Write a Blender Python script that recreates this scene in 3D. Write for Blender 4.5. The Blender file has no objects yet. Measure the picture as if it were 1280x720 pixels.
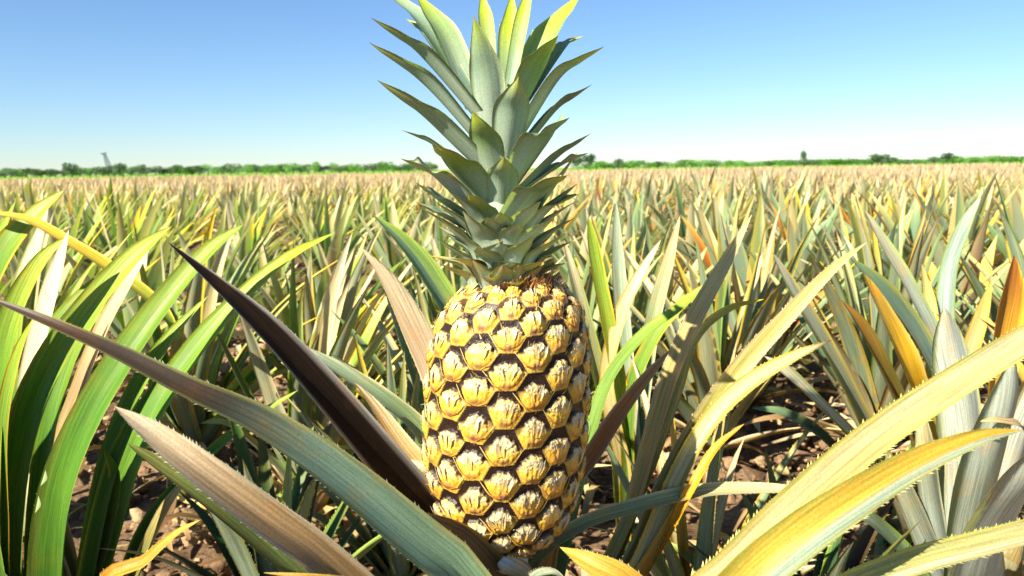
import bpy, math, random
import numpy as np
from mathutils import Vector, Matrix, noise

# ------------------------------------------------------------------ scene basics
C = bpy.context.scene
COL = C.collection
F = 1000.0                       # focal length in photo pixels (1280 wide)
H = 0.75                         # camera height
PITCH, ROLL = math.radians(8.53), math.radians(0.87)
fwd = Vector((0, math.cos(PITCH), -math.sin(PITCH)))
up0 = Vector((0, math.sin(PITCH), math.cos(PITCH)))
rt0 = Vector((1, 0, 0))
rt = rt0 * math.cos(ROLL) - up0 * math.sin(ROLL)
upv = up0 * math.cos(ROLL) + rt0 * math.sin(ROLL)
CAM = Vector((0, 0, H))

def P(px, py, Y):
    """world point at depth Y (metres in front of the camera) seen at photo position px, py"""
    d = fwd + rt * ((px - 640) / F) + upv * ((360 - py) / F)
    return CAM + d * (Y / d.y)

cam = bpy.data.cameras.new('camera')
camo = bpy.data.objects.new('camera', cam); COL.objects.link(camo)
camo.matrix_world = Matrix(((rt.x, upv.x, -fwd.x, 0), (rt.y, upv.y, -fwd.y, 0), (rt.z, upv.z, -fwd.z, H), (0, 0, 0, 1)))
cam.sensor_width = 36.0
cam.lens = 36.0 * F / 1280
cam.clip_start = 0.02; cam.clip_end = 8000
cam.dof.use_dof = True; cam.dof.focus_distance = 0.74; cam.dof.aperture_fstop = 13
C.camera = camo

SA, SE = math.radians(47), math.radians(40)      # sun: left of and a little behind the camera
SUN = Vector((-math.sin(SA) * math.cos(SE), -math.cos(SA) * math.cos(SE), math.sin(SE)))
w = bpy.data.worlds.new('World'); C.world = w; w.use_nodes = True
nt = w.node_tree; nt.nodes.clear()
sky = nt.nodes.new('ShaderNodeTexSky'); sky.sky_type = 'NISHITA'; sky.sun_disc = False
sky.sun_elevation = SE; sky.sun_rotation = math.atan2(SUN.x, SUN.y)
sky.air_density = 1.0; sky.dust_density = 0.0; sky.ozone_density = 4.5; sky.altitude = 0
bg = nt.nodes.new('ShaderNodeBackground'); bg.inputs[1].default_value = 0.053
wo = nt.nodes.new('ShaderNodeOutputWorld')
hs = nt.nodes.new('ShaderNodeVectorMath'); hs.operation = 'MULTIPLY'; hs.inputs[1].default_value = (.86, .98, 1.12)
nt.links.new(sky.outputs[0], hs.inputs[0]); nt.links.new(hs.outputs[0], bg.inputs[0]); nt.links.new(bg.outputs[0], wo.inputs[0])
sl = bpy.data.lights.new('sun', 'SUN'); sl.energy = 5.0; sl.angle = math.radians(0.5); sl.color = (1, 0.92, 0.77)
so = bpy.data.objects.new('sun', sl); COL.objects.link(so)
so.rotation_euler = (-SUN).to_track_quat('-Z', 'Y').to_euler()
C.view_settings.view_transform = 'Standard'; C.view_settings.look = 'None'
C.view_settings.gamma = 1; C.view_settings.exposure = 1.4
C.cycles.max_bounces = 7; C.cycles.diffuse_bounces = 2; C.cycles.transmission_bounces = 4
C.cycles.use_denoising = True

# ------------------------------------------------------------------ colours (linear)
GREEN = (.085, .20, .022); DGREEN = (.022, .060, .013); YGREEN = (.30, .42, .035); YELLOW = (.72, .50, .035)
STRAW = (.60, .47, .20); PALE = (.68, .60, .38); SILVER = (.28, .34, .22); BLUEG = (.13, .23, .14)
ORANGE = (.64, .30, .02); BROWN = (.17, .095, .04); DBROWN = (.045, .028, .018); RUST = (.34, .10, .02)
OLIVE = (.15, .16, .035); TAN = (.48, .31, .15); PINK = (.60, .40, .28); SAGE = (.17, .26, .12)
def mix(a, b, t): return tuple(a[i] + (b[i] - a[i]) * t for i in range(3))
def sstep(a, b, x):
    t = min(1, max(0, (x - a) / (b - a))); return t * t * (3 - 2 * t)

# ------------------------------------------------------------------ materials
def nodes(name):
    m = bpy.data.materials.new(name); m.use_nodes = True
    n = m.node_tree; n.nodes.clear(); return m, n
def N(n, t, **k):
    x = n.nodes.new(t)
    for a, b in k.items(): setattr(x, a, b)
    return x

def leaf_material(name, trans=.22, rough=.45, streak=.38, blotch=.6, bump=.25, spec=.25):
    m, n = nodes(name); L = n.links.new
    at = N(n, 'ShaderNodeAttribute', attribute_name='col')
    uv = N(n, 'ShaderNodeUVMap', uv_map='uv')
    mp = N(n, 'ShaderNodeMapping'); mp.inputs['Scale'].default_value = (520, 9, 1); L(uv.outputs[0], mp.inputs[0])
    ns = N(n, 'ShaderNodeTexNoise'); ns.inputs['Scale'].default_value = 1; ns.inputs['Detail'].default_value = 4
    L(mp.outputs[0], ns.inputs['Vector'])
    r1 = N(n, 'ShaderNodeMapRange'); r1.inputs[1].default_value = .3; r1.inputs[2].default_value = .7
    r1.inputs[3].default_value = 1 - streak; r1.inputs[4].default_value = 1 + streak * .8; L(ns.outputs[0], r1.inputs[0])
    geo = N(n, 'ShaderNodeNewGeometry')
    n2 = N(n, 'ShaderNodeTexNoise'); n2.inputs['Scale'].default_value = 28; n2.inputs['Detail'].default_value = 5
    n2.inputs['Roughness'].default_value = .65
    L(geo.outputs['Position'], n2.inputs['Vector'])
    r2 = N(n, 'ShaderNodeMapRange'); r2.inputs[1].default_value = .52; r2.inputs[2].default_value = .75
    r2.inputs[3].default_value = 0; r2.inputs[4].default_value = blotch; L(n2.outputs[0], r2.inputs[0])
    mul = N(n, 'ShaderNodeVectorMath', operation='SCALE'); L(at.outputs['Color'], mul.inputs[0]); L(r1.outputs[0], mul.inputs['Scale'])
    mb = N(n, 'ShaderNodeMixRGB'); L(r2.outputs[0], mb.inputs[0]); L(mul.outputs[0], mb.inputs[1])
    ma = N(n, 'ShaderNodeVectorMath', operation='MULTIPLY_ADD'); L(mul.outputs[0], ma.inputs[0]); ma.inputs[1].default_value = (1.5, .9, .5); ma.inputs[2].default_value = (.03, .018, .006); L(ma.outputs[0], mb.inputs[2])
    # fine specks
    n3 = N(n, 'ShaderNodeTexNoise'); n3.inputs['Scale'].default_value = 700; n3.inputs['Detail'].default_value = 2
    L(geo.outputs['Position'], n3.inputs['Vector'])
    r3 = N(n, 'ShaderNodeMapRange'); r3.inputs[1].default_value = .3; r3.inputs[2].default_value = .7
    r3.inputs[3].default_value = .86; r3.inputs[4].default_value = 1.14; L(n3.outputs[0], r3.inputs[0])
    ms = N(n, 'ShaderNodeVectorMath', operation='SCALE'); L(mb.outputs[0], ms.inputs[0]); L(r3.outputs[0], ms.inputs['Scale'])
    # underside of single-sheet leaves is scaly and silvery
    mu = N(n, 'ShaderNodeMixRGB'); mu.inputs[2].default_value = (.40, .44, .36, 1)
    mm = N(n, 'ShaderNodeMath', operation='MULTIPLY'); mm.inputs[1].default_value = .35; L(geo.outputs['Backfacing'], mm.inputs[0])
    L(mm.outputs[0], mu.inputs[0]); L(ms.outputs[0], mu.inputs[1])
    pr = N(n, 'ShaderNodeBsdfPrincipled'); L(mu.outputs[0], pr.inputs['Base Color'])
    pr.inputs['Roughness'].default_value = rough; pr.inputs['Specular IOR Level'].default_value = spec
    tr = N(n, 'ShaderNodeBsdfTranslucent')
    tc = N(n, 'ShaderNodeVectorMath', operation='MULTIPLY'); L(mu.outputs[0], tc.inputs[0]); tc.inputs[1].default_value = (1.35, 1.55, .55)
    L(tc.outputs[0], tr.inputs[0])
    bp = N(n, 'ShaderNodeBump'); bp.inputs['Strength'].default_value = bump; bp.inputs['Distance'].default_value = .0012
    L(ns.outputs[0], bp.inputs['Height']); L(bp.outputs[0], pr.inputs['Normal'])
    mx = N(n, 'ShaderNodeMixShader'); mx.inputs[0].default_value = trans; L(pr.outputs[0], mx.inputs[1]); L(tr.outputs[0], mx.inputs[2])
    o = N(n, 'ShaderNodeOutputMaterial'); L(mx.outputs[0], o.inputs[0])
    return m

M_LEAF = leaf_material('pineapple_leaf')
M_DARK = leaf_material('shaded_leaf', trans=.05, rough=.75, spec=.05)  # dull variant for the blade whose shade is put into its colour
M_CROWN = leaf_material('crown_leaf', trans=.22, rough=.45, streak=.14, blotch=.12, bump=.15)
M_FAR = leaf_material('field_leaf', trans=.25, streak=.2, blotch=.3, bump=0)
M_TREE = leaf_material('tree_leaf', trans=.3, rough=.6, streak=0, blotch=0, bump=0)

def simple_material(name, rough=.7, bump_scale=300, bump=.3, dist=.001, var=.25, spec=.3, attr=True, base=(.3, .3, .3)):
    m, n = nodes(name); L = n.links.new
    geo = N(n, 'ShaderNodeNewGeometry')
    ns = N(n, 'ShaderNodeTexNoise'); ns.inputs['Scale'].default_value = bump_scale; ns.inputs['Detail'].default_value = 5
    L(geo.outputs['Position'], ns.inputs['Vector'])
    r = N(n, 'ShaderNodeMapRange'); r.inputs[1].default_value = .3; r.inputs[2].default_value = .7
    r.inputs[3].default_value = 1 - var; r.inputs[4].default_value = 1 + var; L(ns.outputs[0], r.inputs[0])
    s = N(n, 'ShaderNodeVectorMath', operation='SCALE'); L(r.outputs[0], s.inputs['Scale'])
    if attr:
        at = N(n, 'ShaderNodeAttribute', attribute_name='col'); L(at.outputs['Color'], s.inputs[0])
    else: s.inputs[0].default_value = base
    pr = N(n, 'ShaderNodeBsdfPrincipled'); L(s.outputs[0], pr.inputs['Base Color'])
    pr.inputs['Roughness'].default_value = rough; pr.inputs['Specular IOR Level'].default_value = spec
    bp = N(n, 'ShaderNodeBump'); bp.inputs['Strength'].default_value = bump; bp.inputs['Distance'].default_value = dist
    L(ns.outputs[0], bp.inputs['Height']); L(bp.outputs[0], pr.inputs['Normal'])
    o = N(n, 'ShaderNodeOutputMaterial'); L(pr.outputs[0], o.inputs[0])
    return m
M_FRUIT = simple_material('pineapple_skin', rough=.42, bump_scale=900, bump=.5, dist=.0008, var=.22, spec=.45)
M_STEM = simple_material('stem', rough=.6, bump_scale=200, bump=.3)
M_BARK = simple_material('bark', rough=.9, bump_scale=4, bump=.3, dist=.05)
M_SOIL = simple_material('soil', rough=.95, bump_scale=90, bump=.9, dist=.006, var=.45, spec=.1)
M_CLOD = simple_material('soil_clod', rough=.95, bump_scale=160, bump=.8, dist=.004, var=.3, spec=.1)
M_STEEL = simple_material('painted_steel', rough=.5, attr=False, base=(.20, .24, .27), bump=0)

# ------------------------------------------------------------------ mesh collecting
class MB:
    def __init__(s): s.v = []; s.f = []; s.c = []; s.u = []
    def build(s, name, mat, parent=None, smooth=True):
        me = bpy.data.meshes.new(name); me.from_pydata(s.v, [], s.f)
        put_attrs(me, np.array(s.c, dtype=np.float32), np.array(s.u, dtype=np.float32), smooth)
        me.materials.append(mat)
        return link(name, me, parent)
def put_attrs(me, c, u, smooth=True):
    nv = len(me.vertices)
    a = me.color_attributes.new('col', 'FLOAT_COLOR', 'POINT')
    cc = np.ones((nv, 4), dtype=np.float32); cc[:, :3] = c
    a.data.foreach_set('color', cc.ravel())
    if u is not None and len(u):
        uvl = me.uv_layers.new(name='uv')
        li = np.empty(len(me.loops), dtype=np.int32); me.loops.foreach_get('vertex_index', li)
        uvl.data.foreach_set('uv', u[li].astype(np.float32).ravel())
    if smooth: me.polygons.foreach_set('use_smooth', np.ones(len(me.polygons), dtype=bool))
    me.update()
def np_mesh(name, V, Q, c, u=None, smooth=True):
    """quads Q (n,4) or tris (n,3)"""
    me = bpy.data.meshes.new(name)
    k = Q.shape[1]
    me.vertices.add(len(V)); me.vertices.foreach_set('co', V.astype(np.float32).ravel())
    me.loops.add(Q.size); me.loops.foreach_set('vertex_index', Q.astype(np.int32).ravel())
    me.polygons.add(len(Q)); me.polygons.foreach_set('loop_start', np.arange(0, Q.size, k, dtype=np.int32))
    me.update(calc_edges=True)
    put_attrs(me, c, u, smooth); me.validate(); return me
def link(name, me, parent=None):
    o = bpy.data.objects.new(name, me); COL.objects.link(o)
    if parent: o.parent = parent
    return o
def tag(o, label, cat, group=None, kind=None):
    if label: o['label'] = label
    if cat: o['category'] = cat
    if group: o['group'] = group
    if kind: o['kind'] = kind
    return o
def thing(name, label, cat, loc=(0, 0, 0), group=None):
    o = bpy.data.objects.new(name, None); o.empty_display_size = .05; COL.objects.link(o); o.location = loc
    return tag(o, label, cat, group)

# ------------------------------------------------------------------ one leaf
def crom(pts, n):
    """Catmull-Rom resampling of vectors (any length tuples)"""
    pts = [np.array(p, dtype=float) for p in pts]
    pts = [2 * pts[0] - pts[1]] + pts + [2 * pts[-1] - pts[-2]]
    m = len(pts) - 3; out = []
    for i in range(n + 1):
        x = i / n * m; k = min(int(x), m - 1); t = x - k
        a, b, c, d = pts[k:k + 4]
        out.append(.5 * ((2 * b) + (c - a) * t + (2 * a - 5 * b + 4 * c - d) * t * t + (3 * b - a - 3 * c + d) * t ** 3))
    return out

def add_leaf(mb, pts, wid, hint, cols, nseg=16, nac=4, fold=.35, thick=0.0, teeth=0.0, twist=(0, 0), margin=None,
             under=None, half=None, rnd=None, wavy=0.0, tipdry=None, origin=None):
    """pts/wid from base (0) to tip (last). hint: the direction the upper (inner) face looks to.
    cols: base, middle, tip colour. half: (s_sign, colour, amount) lets one side of the blade differ."""
    rnd = rnd or random
    data = crom([tuple(p) + (w_,) for p, w_ in zip(pts, wid)], nseg)
    pp = [Vector(d[:3]) for d in data]; ww = [max(d[3], .0004) for d in data]
    ww[-1] = .0004
    if origin is not None: pp = [p - origin for p in pp]
    hint = Vector(hint).normalized()
    ph = rnd.random() * 6.28; ln = 0; rows = []; base = len(mb.v)
    fr = []
    for i, p in enumerate(pp):
        T = (pp[min(i + 1, nseg)] - pp[max(i - 1, 0)]).normalized()
        n_ = (hint - T * hint.dot(T))
        n_ = n_.normalized() if n_.length > 1e-4 else T.orthogonal().normalized()
        t = i / nseg
        n_ = Matrix.Rotation(twist[0] + (twist[1] - twist[0]) * t + wavy * .5 * math.sin(ph + 5 * t), 3, T) @ n_
        B = T.cross(n_); fr.append((T, n_, B))
    sides = 2 if thick > 0 else 1
    u_off = rnd.random() * 3
    for sd in range(sides):
        ln = 0
        for i, p in enumerate(pp):
            T, n_, B = fr[i]; t = i / nseg; w_ = ww[i] * .5
            if i: ln += (p - pp[i - 1]).length
            fo = fold * (1 - .45 * t)
            for j in range(nac + 1):
                s = -1 + 2 * j / nac
                q = p + B * (w_ * s * (1 - .18 * fo * abs(s))) + n_ * (w_ * fo * 1.25 * ((s * s + .012) ** .56 - .08))
                if wavy: q = q + n_ * (w_ * wavy * .25 * math.sin(ph + 13 * t + 2.2 * s))
                if sd: q = q - n_ * (thick * (1 - .96 * s * s) * min(1, w_ / .008 + .1))
                mb.v.append(q[:])
                if len(cols) == 3: c = mix(cols[0], cols[1], sstep(0, .5, t)) if t < .5 else mix(cols[1], cols[2], sstep(.5, .98, t))
                else:
                    k_ = min(int(t * (len(cols) - 1)), len(cols) - 2); c = mix(cols[k_], cols[k_ + 1], t * (len(cols) - 1) - k_)
                if half and s * half[0] > .02: c = mix(c, half[1], half[2])
                if sd and under: c = mix(c, under, .75)
                if margin: c = mix(c, margin, (.8 if nac > 2 else .3 if nac == 2 else .15) * sstep(.70, 1.0, abs(s)))
                if tipdry and t > .9: c = mix(c, tipdry, sstep(.9, 1, t))
                mb.c.append(c); mb.u.append((w_ * s + u_off, ln + u_off * .37))
    n1 = (nseg + 1) * (nac + 1)
    for sd in range(sides):
        o = base + sd * n1
        for i in range(nseg):
            for j in range(nac):
                a = o + i * (nac + 1) + j; q = (a, a + nac + 1, a + nac + 2, a + 1)
                mb.f.append(q if sd else q[::-1])
    if sides == 2:      # close the rim
        for i in range(nseg):
            for j in (0, nac):
                a = base + i * (nac + 1) + j; b = a + nac + 1
                mb.f.append((a, b, b + n1, a + n1) if j else (a, a + n1, b + n1, b))
    if teeth:
        step = .0055
        tot = sum((pp[i + 1] - pp[i]).length for i in range(nseg)); k = int(tot / step)
        for sg in (-1, 1):
            j = 0 if sg < 0 else nac
            for q in range(1, k - 1):
                if rnd.random() < .2: continue
                x = min(max((q + rnd.uniform(-.35, .35)) / k, 0), .999) * nseg; i = int(x); fr_ = x - i
                a = Vector(mb.v[base + i * (nac + 1) + j]); b = Vector(mb.v[base + (i + 1) * (nac + 1) + j])
                T, n_, B = fr[i]; m_ = a.lerp(b, fr_); h = teeth * (.3 + 1.2 * rnd.random() ** 1.5) * min(1, ww[i] / .02)
                st = len(mb.v)
                for r_ in (m_ - T * h * .55, m_ + T * h * .55, m_ + B * sg * h + T * h * 1.3 + n_ * h * .2):
                    mb.v.append(r_[:]); mb.c.append(mix(margin or cols[1], PALE, .3)); mb.u.append((0, 0))
                mb.f.append((st, st + 1, st + 2))

def wpx(wp, Y): return wp * Y / F

def px_leaf(parent, pts, hint, cols, base=None, ws=1.0, name='leaf', label=None, mat=None, **k):
    """leaf from photo measurements, tip first: (px, py, depth, apparent width px); base: where it joins its plant"""
    h = Vector(hint).normalized(); W = []; Q = []
    pts = pts[::-1]
    world = [P(a, b, c) for a, b, c, d in pts]
    for i, (a, b, c, d) in enumerate(pts):
        T = (world[min(i + 1, len(pts) - 1)] - world[max(i - 1, 0)]).normalized()
        n_ = (h - T * h.dot(T)).normalized(); B = T.cross(n_)
        view = (world[i] - CAM).normalized(); perp = T.cross(view).normalized()
        f_ = max(.5, abs(B.dot(perp)))
        W.append(ws * wpx(d, c) / f_); Q.append(world[i])
    if base is not None:
        b = Vector(base); d = Q[0] - b
        Q = [b, b.lerp(Q[0], .5) + Vector((0, 0, d.length * .04))] + Q; W = [W[0] * .8, W[0] * .95] + W
    mb = MB(); k.setdefault('nseg', 26); k.setdefault('nac', 6); k.setdefault('thick', .0016)
    add_leaf(mb, Q, W, h, cols, origin=Vector(parent.location), **k)
    o = mb.build(name, mat or M_LEAF, parent)
    if label: o['label'] = label
    return o

# ------------------------------------------------------------------ rosette leaves for ordinary plants
PAL = {  # dark base stages also paint the shade between plants into the blades
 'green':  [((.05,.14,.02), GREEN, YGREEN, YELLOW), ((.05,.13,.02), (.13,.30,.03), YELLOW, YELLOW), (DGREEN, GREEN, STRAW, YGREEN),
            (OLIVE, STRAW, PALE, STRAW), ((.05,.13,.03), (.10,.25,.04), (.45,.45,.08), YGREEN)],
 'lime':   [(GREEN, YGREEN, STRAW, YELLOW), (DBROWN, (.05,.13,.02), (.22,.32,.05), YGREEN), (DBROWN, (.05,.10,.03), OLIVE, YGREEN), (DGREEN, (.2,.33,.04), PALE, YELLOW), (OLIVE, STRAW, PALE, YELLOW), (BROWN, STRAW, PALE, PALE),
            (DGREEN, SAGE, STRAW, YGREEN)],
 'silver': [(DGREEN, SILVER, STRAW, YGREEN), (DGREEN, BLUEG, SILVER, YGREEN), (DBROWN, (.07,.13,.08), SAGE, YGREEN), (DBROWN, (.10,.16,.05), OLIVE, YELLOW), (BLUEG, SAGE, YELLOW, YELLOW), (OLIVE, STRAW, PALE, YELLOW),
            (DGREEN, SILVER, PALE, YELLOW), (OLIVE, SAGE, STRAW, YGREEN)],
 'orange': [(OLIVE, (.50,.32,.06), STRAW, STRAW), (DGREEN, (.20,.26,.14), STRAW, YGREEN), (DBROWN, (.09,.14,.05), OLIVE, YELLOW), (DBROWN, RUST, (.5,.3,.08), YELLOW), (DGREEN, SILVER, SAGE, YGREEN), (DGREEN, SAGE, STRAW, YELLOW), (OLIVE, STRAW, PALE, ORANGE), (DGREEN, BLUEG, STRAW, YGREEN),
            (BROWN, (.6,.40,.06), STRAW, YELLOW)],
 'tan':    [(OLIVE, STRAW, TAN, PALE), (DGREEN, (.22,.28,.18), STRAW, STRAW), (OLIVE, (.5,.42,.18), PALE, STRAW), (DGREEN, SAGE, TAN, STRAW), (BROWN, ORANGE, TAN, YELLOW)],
 'deep_shade':   [(DBROWN, DGREEN, (.07,.15,.03), OLIVE), (DBROWN, (.03,.07,.02), OLIVE, OLIVE), (DBROWN, DBROWN, BROWN, OLIVE), (DGREEN, (.06,.13,.05), (.25,.28,.06), YGREEN)],  # near-black leaf tones standing in for shade close to the ground
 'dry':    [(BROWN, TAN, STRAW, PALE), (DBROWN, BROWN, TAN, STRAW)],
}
def rosette(rnd, pal, n=22, L=.62, lean=(0, 0), spread=1.0, wide=1.0, dry=4):
    """list of leaf descriptions for one plant, in the plant's own frame"""
    out = []
    for k in range(n + dry):
        isdry = k >= n
        az = k * 2.39996 + rnd.uniform(-.3, .3)
        f_ = (k / n) if not isdry else 1
        tilt = (.10 + .75 * f_ ** .8 + rnd.uniform(-.12, .12)) * spread if not isdry else rnd.uniform(1.0, 1.5)
        droop = rnd.uniform(.05, .5) * (.5 + f_) if not isdry else rnd.uniform(.3, .9)
        ln = L * (rnd.uniform(.82, 1.08) * (1 - .25 * (1 - f_) ** 3 * 0 - .12 * f_)) if not isdry else L * rnd.uniform(.4, .75)
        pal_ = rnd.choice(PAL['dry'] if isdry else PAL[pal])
        p = Vector((math.cos(az) * .018, math.sin(az) * .018, .03 + .05 * (1 - f_)))
        pts = [p.copy()]; ns = 6
        for i in range(ns):
            t = (i + .5) / ns
            a = tilt * (.75 + .25 * t) + droop * t * t
            d = Vector((math.cos(az) * math.sin(a) + lean[0] * t, math.sin(az) * math.sin(a) + lean[1] * t, math.cos(a)))
            p = p + d.normalized() * ln / ns
            if p.z < .015: p.z = .015 + rnd.random() * .01
            pts.append(p.copy())
        W = wide * rnd.uniform(.036, .052) * (.7 if isdry else 1)
        wid = [W * x for x in (.95, 1.0, .95, .82, .62, .36, .01)]
        hint = Vector((-math.cos(az) * .8, -math.sin(az) * .8, .8))
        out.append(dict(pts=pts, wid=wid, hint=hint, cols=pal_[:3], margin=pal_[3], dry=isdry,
                        tw=rnd.uniform(-.5, .5) * (2.5 if isdry else 1), fold=rnd.uniform(.25, .6)))
    return out

def near_plant(loc, pal, label, seed, leaves=True, name='pineapple_plant', group='pineapple plants in the nearest rows', **k):
    rnd = random.Random(seed); t = thing(name, label, 'pineapple plant', loc, group)
    for d in rosette(rnd, pal, **k):
        mb = MB()
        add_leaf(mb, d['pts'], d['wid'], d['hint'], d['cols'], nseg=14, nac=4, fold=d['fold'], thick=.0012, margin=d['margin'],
                 twist=(0, d['tw']), under=SILVER if not d['dry'] else None, rnd=rnd, wavy=.25, tipdry=BROWN if rnd.random() < .4 else None,
                 teeth=.0018 if loc[1] < 1.6 else 0)
        mb.build('dry_leaf' if d['dry'] else 'leaf', M_LEAF, t)
    return t

def stem_core(t, h=.1, r=.022):
    mb = MB(); n = 10
    for i in range(5):
        z = h * i / 4; rr = r * (1 - .35 * i / 4)
        for j in range(n):
            a = 6.283 * j / n; mb.v.append((rr * math.cos(a), rr * math.sin(a), z)); mb.c.append(SAGE); mb.u.append((a, z))
    for i in range(4):
        for j in range(n):
            a = i * n + j; b = i * n + (j + 1) % n; mb.f.append((a, b, b + n, a + n))
    return mb.build('stem', M_STEM, t)

# ================================================================== HERO PLANT
Y0 = .76
hero = thing('fruiting_pineapple_plant', 'plant bearing the big ripe yellow pineapple in the middle of the foreground', 'pineapple plant', (0.0, Y0, 0))
HO = Vector(hero.location)

# ---- fruit -----------------------------------------------------------------
def fruit():
    ys = np.array([350, 354, 362, 375, 392, 415, 445, 480, 520, 560, 595, 625, 648, 664, 674, 679], float)
    hw = np.array([34, 48, 63, 77, 88, 96, 101, 103, 104, 103, 99, 92, 82, 68, 50, 22], float)
    xc = np.interp(ys, [350, 420, 520, 620, 680], [644, 637, 632, 630, 629])
    NR, NA = 470, 820
    arc = np.concatenate([[0], np.cumsum(np.hypot(np.diff(ys), np.diff(hw)))])
    a_ = np.linspace(0, arc[-1], NR)
    def sm(x):            # smooth interpolation by box filtering
        y = np.interp(a_, arc, x); k = 15; yp = np.pad(y, k, mode='edge'); ker = np.ones(2 * k + 1) / (2 * k + 1)
        return np.convolve(yp, ker, mode='valid')
    Y, R, X = sm(ys), sm(hw), sm(xc)
    Y[0] = ys[0]; R[0] = hw[0]
    scale = (R / 104) ** .62
    s = np.concatenate([[0], np.cumsum((a_[1] - a_[0]) / ((scale[1:] + scale[:-1]) / 2))])   # lattice length in px
    S = s[-1]
    th = np.linspace(0, 2 * np.pi, NA, endpoint=False)
    TH, SS = np.meshgrid(th, s); 
    hp = 43 / 9.0; n_eye = int(S / hp) + 12; D = math.radians(140)
    best = np.full(TH.shape, 1e9); sec = np.full(TH.shape, 1e9)
    bx = np.zeros(TH.shape); by = np.zeros(TH.shape); bid = np.zeros(TH.shape, int)
    rg = np.random.default_rng(4)
    jx = rg.uniform(-3.0, 3.0, 2 * (n_eye + 12)); jy = rg.uniform(-2.6, 2.6, 2 * (n_eye + 12))
    eyes = []
    for e in range(-6, n_eye):
        for j in (0, 1):
            q = 2 * (e + 6) + j; ang = -D * e + j * math.pi + .32; sy = e * hp + 4 + jy[q]
            eyes.append((ang, sy, q))
            r0 = np.searchsorted(s, sy - 46); r1 = np.searchsorted(s, sy + 46)
            if r1 <= r0: continue
            dx = (np.mod(TH[r0:r1] - ang + np.pi, 2 * np.pi) - np.pi) / math.radians(20) * 36 + jx[q]
            dy = -(SS[r0:r1] - sy)
            d = np.hypot(dx, dy)
            b = best[r0:r1]; c = d < b
            sec[r0:r1] = np.where(c, b, np.minimum(sec[r0:r1], d))
            best[r0:r1] = np.where(c, d, b); bx[r0:r1] = np.where(c, dx, bx[r0:r1]); by[r0:r1] = np.where(c, dy, by[r0:r1])
            bid[r0:r1] = np.where(c, q, bid[r0:r1])
    edge = (sec - best) * .5
    rphase = rg.uniform(0, 6.28, (4, bid.max() + 2)); rv = rg.uniform(0, 1, (6, bid.max() + 2))
    X_, Y_ = bx, by
    ang = np.arctan2(X_, Y_ + 3)
    ss = lambda a, b, x: (lambda t: t * t * (3 - 2 * t))(np.clip((x - a) / (b - a), 0, 1))
    wob = .07 * np.sin(3 * ang + rphase[0][bid]) + .05 * np.sin(8 * ang + rphase[1][bid]) + .035 * np.sin(15 * ang + rphase[2][bid])
    ay = np.where(Y_ > -2, 12.2 + 3.0 * rv[4][bid], 17.0)
    q = np.hypot(X_ / (14.0 + 3.2 * rv[5][bid]), (Y_ + 2) / ay) * (1 + wob)
    low = ss(3.5, -6.5, Y_ + .10 * np.abs(X_) - 2 + 2.2 * np.sin(6 * ang + rphase[0][bid]))             # 1 in the lower half of an eye
    dome = np.sqrt(np.clip(1 - (q * .93) ** 2, 0, 1))
    rim = ss(0, 9, edge)
    h_low = 3.8 * rim * (.55 + .45 * dome) + (.45 * np.sin(.55 * X_ + rphase[3][bid]) * np.sin(.42 * Y_ + rphase[0][bid]) + .3 * np.sin(1.1 * X_ + rphase[1][bid])) * rim
    h_up = np.where(q < 1.06, 4.0 * dome + .3, -1.4 - 2.0 * rim)
    # sunken centre of the old flower above the bract tip and lumpy flesh
    h_up = h_up - 1.4 * np.exp(-((X_ / 3.0) ** 2 + ((Y_ - 1) / 3.5) ** 2)) + (.9 * np.sin(5 * ang + rphase[2][bid]) + .5 * np.sin(11 * ang + rphase[3][bid])) * np.clip(q, 0, 1) * (q < 1)
    hgt = h_up * (1 - low) + h_low * low
    endf = ss(0, 22, SS) * ss(S, S - 16, SS); hgt = hgt * (.35 + .65 * endf)
    nz_ = rg.normal(0, 1, hgt.shape); nz_ = (nz_ + np.roll(nz_, 1, 0) + np.roll(nz_, 1, 1) + np.roll(nz_, -1, 0)) / 2
    hgt = hgt + nz_ * (.14 + .30 * (q < 1.05) * (1 - low))
    # colours
    def L3(c): return np.array(c)[None, None, :]
    def mx(a, b, t): return a * (1 - t[..., None]) + b * t[..., None]
    white = L3((.60, .51, .31)); grey = L3((.36, .30, .20)); yel = L3((.72, .46, .05)); ora = L3((.66, .29, .025)); dark = L3((.022, .010, .006))
    yg = L3((.66, .60, .08)); purple = L3((.18, .07, .07)); brn = L3((.20, .09, .03))
    col = np.zeros(TH.shape + (3,)) + white
    st = .5 + .5 * np.sin(17 * ang + rphase[3][bid] + 1.3 * np.sin(4 * ang)) * np.sin(9 * ang + rphase[1][bid])
    col = mx(col, grey + 0 * col, np.clip(st - .45, 0, 1) * .9 * ss(.25, .9, q))
    col = mx(col, yel + 0 * col, .8 * ss(.45, 1.0, q) * (.2 + .8 * rv[0][bid]))
    col = col * (.78 + .34 * rv[4][bid])[..., None]
    cen = np.exp(-((X_ / 2.0) ** 2 + ((Y_ + 1) / 3.2) ** 2)); col = mx(col, brn + 0 * col, cen * .8)
    col = mx(col, brn + 0 * col, .5 * np.exp(-((X_ / 1.3) ** 2 + ((Y_ - 9) / 6) ** 2)) * (rv[1][bid] > .4))
    up_dark = ss(.93, 1.06, q); dk = mx(dark + 0 * col, brn * 1.3 + 0 * col, .85 * ss(95, 10, SS) * (.4 + .6 * rv[3][bid]))
    col = mx(col, dk, up_dark)
    lowc = mx(yel + 0 * col, ora + 0 * col, ss(.1, .9, rv[2][bid]) * .55 + .4 * ss(-4, -15, Y_))
    lowc = mx(lowc, yg + 0 * col, ss(5, 1.0, edge) * .35); lowc = mx(lowc, brn * 1.5 + 0 * col, ss(3.2, .4, edge) * .75 * (.3 + .7 * rv[5][bid]))
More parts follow.
